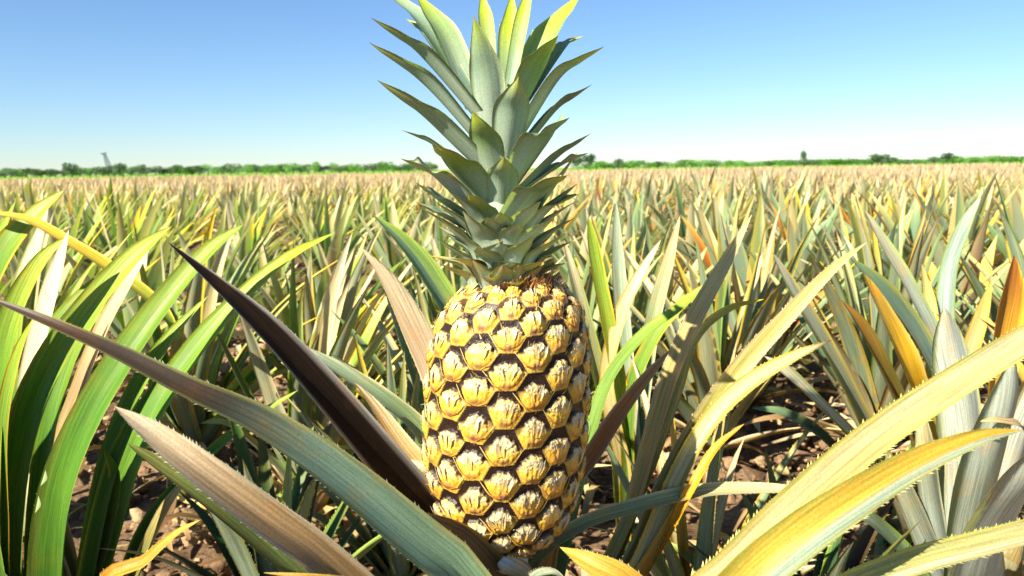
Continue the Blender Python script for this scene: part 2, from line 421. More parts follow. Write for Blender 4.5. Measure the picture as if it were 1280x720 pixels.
    lowc = mx(lowc, white + 0 * col, .4 * np.exp(-((X_ / 6) ** 2 + ((Y_ + 7) / 4) ** 2)) * rv[3][bid])
    pur = np.exp(-((X_ / 6.0) ** 2 + ((Y_ + 16) / 4.6) ** 2)) * (.35 + .65 * rv[1][bid]); lowc = mx(lowc, purple + 0 * col, pur * .95)
    col = mx(col, lowc, low)
    col = mx(col, dark + 0 * col, ss(1.3, .25, edge) * ss(-6, 4, Y_) * .8)
    blot = np.clip(np.sin(2.7 * TH + .031 * SS) * np.sin(.047 * SS - 3.1 * TH + 1) * 1.2, 0, 1); col = col * (1 - .28 * blot[..., None] * np.array([.5, .25, 0.])[None, None])
    # upper rim near the crown is dried orange-brown
    top = ss(40, 10, SS); rough = rg.uniform(0, 1, TH.shape)
    col = mx(col, L3((.45, .19, .05)) + 0 * col, top * .75 * (rough > .25)); hgt = hgt + top * rg.normal(0, .35, TH.shape)
    col = col * (1 + rg.normal(0, .07, TH.shape))[..., None]
    col = mx(col, grey + 0 * col, np.clip(nz_ - .6, 0, 1) * .55 * (1 - low) * (q < 1))
    col = np.clip(col, 0.005, .95)
    # world positions
    cen_ = np.array([tuple(P(x, y, Y0)) for x, y in zip(X, Y)]); 
    dist = Y0 / F * 1.0; tx = np.gradient(R, a_); ty = np.gradient(Y, a_)
    nr = ty / np.hypot(tx, ty); nz = tx / np.hypot(tx, ty)      # outward normal in (radial, up)
    rad = (R[:, None] + hgt * nr[:, None]) * dist
    V = np.zeros(TH.shape + (3,))
    V[..., 0] = cen_[:, 0][:, None] + rad * np.sin(TH); V[..., 1] = cen_[:, 1][:, None] - rad * np.cos(TH)
    V[..., 2] = cen_[:, 2][:, None] + (hgt * nz[:, None]) * dist
    idx = np.arange(NR * NA).reshape(NR, NA); nxt = np.roll(idx, -1, 1)
    Q = np.stack([idx[:-1], idx[1:], nxt[1:], nxt[:-1]], -1).reshape(-1, 4)
    V = V.reshape(-1, 3) - np.array(HO); c = col.reshape(-1, 3)
    # caps + papery bract slivers on each eye go into the same skin
    mb = MB(); rnd = random.Random(8)
    def surf(a, sy, out):
        i = int(np.clip(np.searchsorted(s, sy), 1, NR - 2)); r_ = (R[i] + out * nr[i]) * dist
        return Vector((cen_[i, 0] + r_ * math.sin(a), cen_[i, 1] - r_ * math.cos(a), cen_[i, 2] + out * nz[i] * dist)) - HO
    for a, sy, qd in eyes:
        if not (6 < sy < S - 6): continue
        for kk in range(rnd.choice((2, 3, 4))):
            off = rnd.uniform(-9, 9); rad_ = math.radians(20) / 36
            sc = rnd.uniform(.7, 1.2)
            if rnd.random() < .3: off *= 1.5
            pts = [surf(a + (off * .6) * rad_, sy + 7, 4.2), surf(a + off * .9 * rad_, sy + 1, 5.4), surf(a + off * 1.05 * rad_, sy - 6 * sc, 6.0 + rnd.random()),
                   surf(a + off * 1.2 * rad_, sy - 10 * sc, 6.4 + 4.0 * rnd.random() ** 2)]
            W = rnd.uniform(2.2, 5.5) * dist
            cc = rnd.choice(((.72, .66, .48), (.62, .52, .30), (.80, .62, .20), (.40, .30, .18)))
            add_leaf(mb, pts, [W, W * .9, W * .6, .0001], Vector((-math.sin(a), math.cos(a), .2)), ((.80, .50, .05), cc, mix(cc, BROWN, rnd.random() * .6)),
                     nseg=5, nac=2, fold=-.3, rnd=rnd)
        # bract wings: a slim yellow edge running under each eye
        for sg in (-1, 1):
            if rnd.random() < .45: continue
            rad_ = math.radians(20) / 36
            pts = [surf(a + sg * 4 * rad_, sy + 17, 3.0), surf(a + sg * 14 * rad_, sy + 12, 3.2), surf(a + sg * 22 * rad_, sy + 3, 1.6), surf(a + sg * (26 + rnd.random() * 3) * rad_, sy - 3, .6 + 2 * rnd.random())]
            add_leaf(mb, pts, [1.2 * dist, 2.0 * dist, 1.3 * dist, .0001], Vector((-math.sin(a), math.cos(a), .4)), ((.30, .13, .02), (.50, .28, .04), (.66, .54, .20)), nseg=6, nac=2, fold=-.4, rnd=rnd)
    for k in range(420):
        a = rnd.uniform(0, 6.283); sy = rnd.uniform(12, S - 10); p0 = surf(a, sy, 1.0); p1 = surf(a + rnd.uniform(-.03, .03), sy - rnd.uniform(3, 8), 5.5 + rnd.random() * 3.5)
        cc = rnd.choice(((.70, .60, .34), (.60, .42, .10), (.34, .18, .06)))
        add_leaf(mb, [p0, p0.lerp(p1, .55), p1], [2.2 * dist, 1.6 * dist, .0001], Vector((-math.sin(a), math.cos(a), .2)), (cc, cc, PALE), nseg=3, nac=2, fold=-.3, rnd=rnd)
    # dried flower bracts around the neck
    for k in range(560):
        a = rnd.uniform(0, 6.283); sy = rnd.uniform(-2, 40) * rnd.random() ** .6; le = rnd.uniform(5, 17)
        p0 = surf(a, max(sy, 1), 0); o_ = Vector((math.sin(a), -math.cos(a), 0)); sd = Vector((math.cos(a), math.sin(a), 0)) * rnd.uniform(-.6, .6)
        d = (o_ * rnd.uniform(.2, .9) + Vector((0, 0, rnd.uniform(.4, 1.3))) + sd).normalized() * le * dist
        cc = rnd.choice(((.50, .20, .04), (.60, .27, .05), (.36, .14, .04), (.62, .36, .08), (.26, .11, .04)))
        add_leaf(mb, [p0, p0 + d * .55, p0 + d + sd * .002], [3.2 * dist, 3.0 * dist, .0001], -o_, (cc, cc, mix(cc, PALE, .4)), nseg=4, nac=2, fold=.3, rnd=rnd)
    # top and bottom caps
    for row, yv in ((0, 350), (NR - 1, 680)):
        st_ = len(mb.v); ce = cen_[row] - np.array(HO); mb.v.append(tuple(ce)); mb.c.append((.4, .2, .06)); mb.u.append((0, 0))
        for j in range(40):
            v = V[row * NA + int(j * NA / 40)]; mb.v.append(tuple(v)); mb.c.append((.4, .2, .06)); mb.u.append((0, 0))
        for j in range(40): mb.f.append((st_, st_ + 1 + j, st_ + 1 + (j + 1) % 40))
    # join: turn mb into numpy with quads as tris
    T1 = np.concatenate([Q[:, [0, 1, 2]], Q[:, [0, 2, 3]]]); tri = []
    for f_ in mb.f:
        tri.append((f_[0], f_[1], f_[2]))
        if len(f_) == 4: tri.append((f_[0], f_[2], f_[3]))
    T2 = np.array(tri) + len(V)
    me = np_mesh('fruit', np.concatenate([V, np.array(mb.v)]), np.concatenate([T1, T2]), np.concatenate([c, np.clip(np.array(mb.c), 0, 1)]))
    me.materials.append(M_FRUIT)
    return link('fruit', me, hero)
fr_o = fruit()

# ---- crown -----------------------------------------------------------------
CXS = 1.894
def cp(x, y): return (440 + x / CXS, y / CXS)
crown = bpy.data.objects.new('crown', None); COL.objects.link(crown); crown.parent = hero; crown.empty_display_size = .02
CT = (.29, .41, .28); CG = (.42, .50, .39); CD = (.16, .25, .18); CY = (.44, .50, .10); CTOP = (.42, .50, .03)
crown['label'] = 'spiky grey green crown of leaves on top of the fruit'
def axisP(y): return P(627 + (350 - y) * .0, y, Y0)
def crown_leaf(tip, mid, base, w0, w1, phi, reach, cols=None, wm2=None, **k):
    ph = math.radians(phi); R_ = Vector((math.sin(ph), -math.cos(ph), 0))
    dep = lambda t: Y0 + R_.y * (.012 + reach * t)
    (tx, ty), (mx_, my), (bx, by) = cp(*tip), cp(*mid), cp(*base)
    # extra control point between middle and tip keeps the blade lance shaped
    q1 = (mx_ + (tx - mx_) * .5, my + (ty - my) * .5 + (ty - my) * -.0)
    pts = [P(bx, by, dep(0)), P(mx_, my, dep(.42)), P(q1[0] + (mx_ - (bx + tx) / 2) * .12, q1[1] + (my - (by + ty) / 2) * .12, dep(.75)), P(tx, ty, dep(1.0))]
    N_ = (-R_ + Vector((0, 0, .25))).normalized(); wid = []
    for i, p in enumerate(pts):
        T = (pts[min(i + 1, 3)] - pts[max(i - 1, 0)]).normalized(); n_ = (N_ - T * N_.dot(T)).normalized(); B = T.cross(n_)
        perp = T.cross((p - CAM).normalized()).normalized(); f_ = max(.55, abs(B.dot(perp)))
        wid.append([w0, w1, w1 * .62, 0][i] / CXS * Y0 / F / f_)
    mb = MB(); cols = cols or (CG, CT, CY)
    add_leaf(mb, pts, wid, N_, cols, nseg=22, nac=6, fold=k.pop('fold', .32), thick=.0014, teeth=.0009, margin=mix(cols[1], (.50, .55, .22), .6),
             origin=HO, rnd=random.Random(int(tip[0] * 7 + tip[1])), wavy=.05, tipdry=k.pop('tipdry', (.42, .34, .05)), **k)
    return mb.build('crown_leaf', M_CROWN, crown)
GC = (CG, CT, CY)
for a in [
 # tip, mid, base, base width, max width, azimuth, reach
 ((380, -22), (372, 100), (368, 230), 45, 56, 180, .02, (CT, (.40, .50, .04), CTOP)),
 ((306, -25), (318, 60), (330, 200), 30, 38, 185, .02, (CT, (.40, .50, .04), CTOP)),
 ((430, -60), (400, 60), (375, 200), 30, 36, 170, .02, (CT, (.40, .50, .04), CTOP)),
 ((545, -18), (462, 95), (390, 250), 50, 58, 130, .06, (CT, (.30, .42, .06), CTOP)),
 ((548, 85), (490, 120), (400, 260), 20, 26, 150, .08, (CD, CT, CY)),
 ((150, -16), (224, 92), (290, 260), 55, 62, 215, .05, (CG, (.28, .40, .14), CTOP)),
 ((128, 45), (190, 96), (285, 250), 20, 28, 205, .09, (CD, CT, CY)),
 ((60, -40), (170, 60), (280, 230), 30, 40, 225, .07, (CD, CT, CY)),
 ((488, 84), (445, 160), (395, 270), 50, 62, 60, .04, (CT, (.26, .38, .10), CTOP)),
 ((45, 42), (170, 135), (290, 275), 45, 56, 285, .09, (CG, CT, CY)),
 ((597, 110), (490, 185), (400, 325), 42, 54, 80, .08, (CG, CT, CY)),
 ((568, 200), (480, 262), (400, 360), 34, 42, 100, .10, (CD, CD, CT)),
 ((40, 100), (175, 200), (292, 330), 48, 64, 280, .08, GC),
 ((288, 38), (318, 190), (328, 310), 60, 82, 352, .03, (CG, CT, (.30, .40, .06))),
 ((395, 182), (378, 270), (365, 370), 62, 86, 8, .035, (CG, CT, CY)),
 ((60, 190), (185, 285), (300, 395), 44, 58, 300, .08, GC),
 ((515, 278), (455, 330), (385, 440), 52, 72, 55, .07, (CG, (.20, .28, .21), CT)),
 ((565, 316), (480, 375), (395, 455), 34, 44, 85, .09, (CD, CD, CT)),
 ((560, 362), (490, 392), (400, 455), 24, 30, 105, .09, (CD, CT, CY)),
 ((285, 264), (315, 345), (335, 425), 50, 74, 340, .04, (CG, (.22, .33, .13), CTOP)),
 ((118, 308), (200, 345), (300, 430), 20, 26, 265, .09, (CD, CT, CY)),
 ((190, 343), (255, 402), (320, 475), 46, 62, 322, .06, (CG, (.24, .35, .08), CY)),
 ((360, 370), (357, 430), (355, 500), 58, 78, 0, .045, GC),
 ((115, 375), (200, 420), (305, 520), 40, 54, 300, .08, (CG, CG, CY)),
 ((510, 415), (440, 460), (375, 535), 48, 68, 42, .07, (CG, (.20, .28, .20), CY)),
 ((545, 455), (470, 490), (395, 540), 26, 36, 75, .09, (CD, CT, CY)),
 ((275, 458), (308, 505), (342, 568), 42, 56, 335, .055, (CG, (.20, .29, .12), CY)),
 ((350, 502), (352, 535), (352, 575), 46, 62, 2, .045, (CG, CG, CY)),
 ((150, 432), (215, 478), (310, 545), 24, 34, 290, .08, (CD, CT, CY)),
 ((150, 478), (215, 510), (300, 560), 22, 30, 280, .08, (CD, CT, STRAW)),
]:
    crown_leaf(*a)
# short crowded leaves at the foot of the crown
rnd = random.Random(21)
for k in range(46):
    f_ = k / 45; az = k * 2.39996 + .4; yb = 357 - 67 * f_
    c0 = P(627, yb, Y0); R_ = Vector((math.sin(az), -math.cos(az), 0)); r0 = .024 + .010 * (1 - f_)
    ln = (.034 + .034 * f_) * rnd.uniform(.85, 1.2)
    side = abs(math.sin(az)) * (1 if R_.y < .5 else .6)
    ln *= (.34 + .80 * side)
    el0, el1 = math.radians(28 + 26 * f_), math.radians(rnd.uniform(5, 30) + 30 * f_)
    p = c0 + R_ * r0; pts = [p]; 
    for i in range(4):
        e = el0 + (el1 - el0) * i / 3
        if i == 0: e = math.radians(62)
        p = p + (R_ * math.cos(e) + Vector((0, 0, math.sin(e)))) * ln / 4; pts.append(p)
    W = rnd.uniform(.027, .033) * (.9 + .2 * f_) * (1 - .38 * max(0, side - .45))
    mb = MB(); cc = rnd.choice((((.48, .56, .44), (.46, .54, .42), (.40, .46, .26)), (CG, (.40, .48, .32), (.40, .46, .24))))
    if f_ < .25: cc = rnd.choice(((CG, (.38, .43, .22), YELLOW), (CG, (.48, .48, .22), STRAW)))
    add_leaf(mb, pts, [W, W * 1.02, W * .84, W * .42, .0003], -R_ + Vector((0, 0, .6)), cc, nseg=14, nac=4, fold=.35, thick=.0012, teeth=.0008,
             margin=(.42, .46, .20), origin=HO, rnd=rnd, tipdry=(.48, .36, .12), wavy=.1, twist=(0, rnd.uniform(-.3, .3)))
    mb.build('crown_leaf', M_CROWN, crown)
for k in range(13):
    az = k * 2.39996; c0 = P(629, 356, Y0); R_ = Vector((math.sin(az), -math.cos(az), 0)); ln = rnd.uniform(.022, .034)
    p = c0 + R_ * .030; e = math.radians(rnd.uniform(55, 75)); d = R_ * math.cos(e) + Vector((0, 0, math.sin(e)))
    mb = MB(); add_leaf(mb, [p, p + d * ln * .5, p + d * ln + R_ * ln * .12], [.026, .025, .002], -R_ + Vector((0, 0, .3)), (CG, (.30, .34, .18), (.42, .36, .14)), nseg=8, nac=4, fold=.35, thick=.0012,
        margin=(.5, .46, .2), origin=HO, rnd=rnd, wavy=.1, tipdry=(.45, .26, .08))
    mb.build('crown_leaf', M_CROWN, crown)
# crown core
mb = MB(); n = 14
for i in range(9):
    y = 352 - 230 * i / 8; c0 = P(627, y, Y0) - HO; rr = .027 * (1 - .75 * i / 8)
    for j in range(n):
        a = 6.283 * j / n; mb.v.append((c0.x + rr * math.cos(a), c0.y + rr * math.sin(a), c0.z)); mb.c.append(CG); mb.u.append((a * .02, i * .02))
for i in range(8):
    for j in range(n):
        a = i * n + j; b = i * n + (j + 1) % n; mb.f.append((a, b, b + n, a + n))
mb.build('crown_core', M_CROWN, crown)

# ---- fruit stalk and sheaths ------------------------------------------------
mb = MB(); n = 16; zt = P(629, 676, Y0).z
for i in range(13):
    t = i / 12; z = zt * (1 - t); rr = .018 + .010 * t + .002 * math.sin(9 * t); x0 = -.008 * (1 - t)
    for j in range(n):
        a = 6.283 * j / n; mb.v.append((x0 + rr * math.cos(a), rr * math.sin(a), z)); mb.c.append(mix((.36, .42, .38), SAGE, t)); mb.u.append((a * .02, z))
for i in range(12):
    for j in range(n):
        a = i * n + j; b = i * n + (j + 1) % n; mb.f.append((a, a + n, b + n, b))
mb.build('stalk', M_STEM, hero)

BASE = (0, Y0, .10)
DK = dict(teeth=.0016)
hl = [
 # A long blue green blade crossing the lower left, its folded, shaded outer part painted dark
 dict(pts=[(-30, 366, .56, 4), (60, 402, .55, 22), (150, 442, .55, 34), (240, 488, .55, 48), (330, 530, .56, 66), (420, 590, .57, 84), (510, 665, .59, 98), (590, 740, .62, 100)],
      ws=.64, hint=(-.10, -.65, .75), cols=((.23, .37, .13), (.23, .37, .16), (.21, .34, .20), (.20, .31, .20), (.12, .18, .13), (.045, .035, .022), (.05, .035, .022), (.06, .04, .025), (.10, .06, .04)), margin=(.34, .34, .12), twist=(0, 0), fold=.42, under=(.05,.04,.02), label='long blue green leaf with a dark tip crossing to the left edge'),
 # B brown blade
 dict(pts=[(143, 508, .50, 4), (190, 540, .50, 44), (250, 585, .50, 66), (330, 645, .51, 76), (410, 705, .53, 80), (500, 790, .57, 80)],
      ws=.66, hint=(-.10, -.65, .75), cols=((.24, .15, .05), (.42, .27, .12), (.60, .50, .34)), margin=(.60, .54, .38), fold=.45, half=(-1, (.14, .09, .04), .5),
      label='brown leaf with a pale pointed tip'),
 dict(pts=[(160, 555, .60, 4), (200, 580, .60, 24), (260, 622, .60, 36), (330, 680, .61, 40), (420, 760, .63, 42)],
      hint=(.2, -.6, .75), cols=(DGREEN, (.14, .18, .05), OLIVE), margin=OLIVE, fold=.4),
 # C dark blade, its shaded face and sunlit edge painted in
 dict(pts=[(210, 303, .74, 3), (265, 350, .73, 22), (330, 410, .72, 42), (400, 488, .71, 56), (465, 565, .71, 64), (530, 645, .72, 66), (590, 730, .74, 60)],
      ws=.75, hint=(.92, -.30, .28), cols=((.016, .012, .006), (.014, .009, .006), (.018, .011, .007)), margin=(.30, .28, .24), fold=.30, under=(.35, .35, .28),
      mat=M_DARK, label='dark brown leaf rising steeply left of the fruit'),
 # D pale pink leaf behind the left of the fruit
 dict(pts=[(452, 310, .90, 3), (480, 350, .90, 30), (510, 410, .90, 50), (535, 470, .90, 54), (560, 560, .88, 50), (590, 680, .84, 46)],
      hint=(.5, .7, .5), cols=((.10, .08, .03), (.30, .18, .08), (.58, .50, .34)), margin=PALE, fold=.4, under=(.50, .38, .24)),
 dict(pts=[(370, 430, .95, 3), (420, 460, .94, 22), (480, 500, .93, 32), (530, 545, .92, 36), (590, 640, .86, 38)],
      hint=(.2, -.3, .9), cols=(DGREEN, SAGE, SILVER), margin=(.4, .4, .2), fold=.35),
 dict(pts=[(443, 478, .88, 3), (470, 510, .88, 20), (505, 560, .87, 34), (540, 600, .86, 38), (590, 680, .82, 38)],
      hint=(.3, -.5, .7), cols=(OLIVE, (.55, .36, .12), (.70, .58, .35)), margin=PALE, fold=.4, half=(-1, (.65, .34, .05), .6)),
 dict(pts=[(470, 571, .80, 2), (500, 578, .80, 12), (540, 592, .80, 20), (590, 640, .80, 24)],
      hint=(.1, -.4, .8), cols=(SAGE, PALE, PALE), margin=YELLOW, fold=.4),
 dict(pts=[(455, 545, .92, 2), (485, 590, .91, 10), (520, 650, .9, 14), (560, 720, .88, 20)],
      hint=(.3, -.5, .7), cols=(OLIVE, OLIVE, OLIVE), margin=YGREEN, fold=.4),
 dict(pts=[(465, 268, 1.02, 3), (500, 300, 1.01, 26), (535, 345, 1.0, 40), (575, 420, .98, 46), (610, 560, .92, 46)],
      hint=(.2, -.35, .9), cols=(DGREEN, BLUEG, SAGE), margin=YGREEN, fold=.4, half=(1, (.26, .38, .05), .7)),
 # low leaves under the fruit
 dict(pts=[(505, 640, .66, 3), (545, 655, .67, 28), (590, 680, .68, 36), (630, 740, .70, 40)],
      hint=(.1, -.5, .8), cols=(BROWN, (.15, .09, .03), (.20, .13, .04)), margin=(.50, .30, .05), fold=.35, label='short brown leaf under the fruit'),
 dict(pts=[(560, 672, .70, 2), (575, 690, .70, 12), (580, 705, .70, 18), (570, 740, .70, 24), (560, 790, .70, 28)],
      hint=(-.1, -.3, .9), cols=(OLIVE, (.22, .15, .05), (.40, .33, .12)), margin=(.62, .50, .25), fold=.4),
 dict(pts=[(700, 684, .64, 2), (740, 705, .62, 40), (790, 735, .61, 60), (830, 800, .62, 66)],
      hint=(-.3, -.6, .6), cols=(BROWN, (.50, .24, .03), (.56, .30, .04)), margin=(.6, .42, .08), fold=.5, label='orange leaf just below the fruit'),
 dict(pts=[(622, 704, .68, 16), (636, 712, .68, 40), (655, 730, .70, 50), (650, 790, .72, 50)],
      hint=(0, 1, .1), cols=(SILVER, SILVER, (.45, .50, .46)), margin=(.5, .5, .4), fold=.7, label='silvery sheath leaf clasping the stalk'),
 dict(pts=[(705, 722, .66, 3), (688, 716, .66, 14), (665, 726, .67, 24), (640, 770, .70, 36)],
      hint=(0, 1, .2), cols=(SILVER, SILVER, SILVER), margin=PALE, fold=.6),
 dict(pts=[(250, 650, .56, 2), (220, 668, .56, 12), (185, 700, .56, 18), (150, 745, .57, 22)], hint=(-.1, -.6, .7), cols=(BROWN, (.50, .24, .03), (.60, .36, .05)), margin=(.6, .4, .06), fold=.5, nobase=True),
 dict(pts=[(330, 716, .50, 2), (390, 722, .5, 12), (450, 732, .51, 18), (540, 760, .54, 22)], hint=(0, -.5, .8), cols=(BROWN, OLIVE, (.4,.25,.06)), margin=YELLOW, fold=.4),
 # right side
 dict(pts=[(1030, 615, .86, 2), (960, 612, .85, 18), (880, 616, .84, 25), (800, 634, .82, 27), (720, 662, .79, 27), (660, 720, .77, 28)],
      hint=(.15, -.25, .95), cols=(DGREEN, (.30, .34, .14), (.60, .52, .28)), margin=(.62, .60, .30), fold=.45, label='thin pale leaf reaching right from under the fruit'),
 dict(pts=[(838, 437, .90, 2), (812, 470, .89, 20), (775, 520, .88, 30), (742, 572, .86, 34), (700, 640, .83, 36)],
      hint=(-.5, -.4, .7), cols=(OLIVE, (.45, .16, .03), (.52, .26, .08)), margin=(.72, .56, .30), fold=.4, label='rust red leaf with pale edges right of the fruit'),
 dict(pts=[(940, 268, 1.0, 2), (912, 325, .99, 22), (872, 400, .98, 32), (838, 480, .97, 34), (812, 570, .95, 30), (780, 680, .90, 30)],
      hint=(-.6, -.5, .5), cols=(OLIVE, (.58, .40, .14), (.66, .52, .26)), margin=(.72, .60, .35), fold=.7, half=(-1, (.48, .42, .12), .5)),
 dict(pts=[(1083, 303, .94, 2), (1040, 340, .93, 18), (985, 400, .92, 30), (930, 462, .90, 38), (880, 535, .88, 44), (835, 620, .86, 46), (800, 700, .84, 44)],
      hint=(-.45, -.55, .65), cols=((.05, .06, .02), (.32, .30, .08), (.58, .38, .14)), margin=(.74, .58, .30), fold=.8, half=(1, (.60, .52, .30), .7),
      label='straw coloured folded leaf arching to the upper right'),
 dict(pts=[(1040, 425, .88, 2), (990, 450, .88, 22), (935, 485, .87, 32), (890, 530, .86, 34), (850, 600, .85, 36), (800, 720, .82, 40)],
      hint=(-.4, -.5, .75), cols=((.05, .06, .03), (.58, .52, .24), (.60, .46, .20)), margin=YELLOW, fold=.8, half=(1, (.30, .32, .06), .7), tipdry=DBROWN),
 dict(pts=[(955, 374, 1.02, 2), (910, 388, 1.01, 12), (870, 425, 1.0, 16), (845, 500, .98, 20), (800, 620, .93, 24)],
      hint=(-.5, -.3, .8), cols=(OLIVE, (.52, .44, .12), YELLOW), margin=YELLOW, fold=.4),
 dict(pts=[(930, 530, .84, 2), (895, 560, .84, 14), (865, 610, .83, 18), (820, 690, .82, 24)], hint=(-.5, -.5, .6), cols=(DGREEN, ORANGE, ORANGE), margin=YELLOW, fold=.4),
 dict(pts=[(880, 360, 1.1, 2), (850, 385, 1.09, 14), (805, 420, 1.08, 20), (765, 470, 1.05, 22), (740, 540, 1.0, 26)],
      hint=(-.5, -.4, .8), cols=(DGREEN, (.18, .30, .05), YGREEN), margin=YGREEN, fold=.4),
]
def do_list(parent, lst, base, thick=.0016, **dflt):
    for i, d in enumerate(lst):
        d = dict(d); pts = d.pop('pts'); hint = d.pop('hint'); cols = d.pop('cols'); nb = d.pop('nobase', False)
        kw = dict(dflt); kw.update(d)
        px_leaf(parent, pts, hint, cols, base=base, rnd=random.Random(i * 13 + 5), thick=thick, **kw)
do_list(hero, [dict({'ws': .74}, **d) for d in hl], BASE, teeth=.0012, wavy=.12)

# ================================================================== PLANT AT THE LOWER RIGHT
fr_ = thing('pineapple_plant', 'plant at the bottom right, its yellow edged toothed leaves sweeping to the right edge', 'pineapple plant', (.17, .50, 0), 'pineapple plants in the nearest rows')
stem_core(fr_)
do_list(fr_, [
 dict(pts=[(1400, 372, .72, 30), (1300, 420, .66, 44), (1200, 480, .60, 52), (1100, 548, .56, 58), (1010, 625, .52, 64), (930, 705, .49, 66), (860, 800, .48, 60)],
      hint=(-.35, -.6, .7), cols=((.22, .26, .05), (.50, .39, .14), (.56, .46, .22)), margin=(.62, .60, .10), fold=.7, half=(-1, (.62, .56, .32), .5), label='straw coloured leaf edged with yellow teeth'),
 dict(pts=[(1277, 538, .52, 4), (1225, 548, .51, 26), (1150, 580, .50, 48), (1070, 628, .48, 66), (990, 685, .47, 80), (920, 750, .47, 84), (860, 840, .47, 70)],
      hint=(-.30, -.65, .7), cols=((.20, .22, .05), (.42, .31, .04), (.52, .28, .03)), margin=(.36, .36, .06), fold=.6, half=(1, (.24, .34, .27), .85), label='yellow leaf with a grey green lower half'),
 dict(pts=[(1420, 640, .60, 30), (1320, 660, .56, 40), (1230, 682, .53, 42), (1140, 706, .51, 46), (1050, 745, .49, 50), (960, 820, .48, 50)],
      hint=(-.15, -.5, .85), cols=(OLIVE, (.38, .38, .12), (.52, .44, .2)), margin=(.46, .46, .08), fold=.5, half=(1, (.72, .64, .42), .6)),
 dict(pts=[(1180, 820, .40, 10), (1080, 850, .40, 30), (980, 900, .42, 44)], hint=(0, -.5, .85), cols=(SAGE, SAGE, YGREEN), margin=YELLOW, fold=.4),
 dict(pts=[(700, 900, .36, 10), (760, 880, .38, 34), (840, 920, .42, 44)], hint=(0, -.5, .85), cols=(SAGE, SAGE, YGREEN), margin=YELLOW, fold=.4),
], (.17, .50, .06), teeth=.0017, wavy=.10, ws=.82)

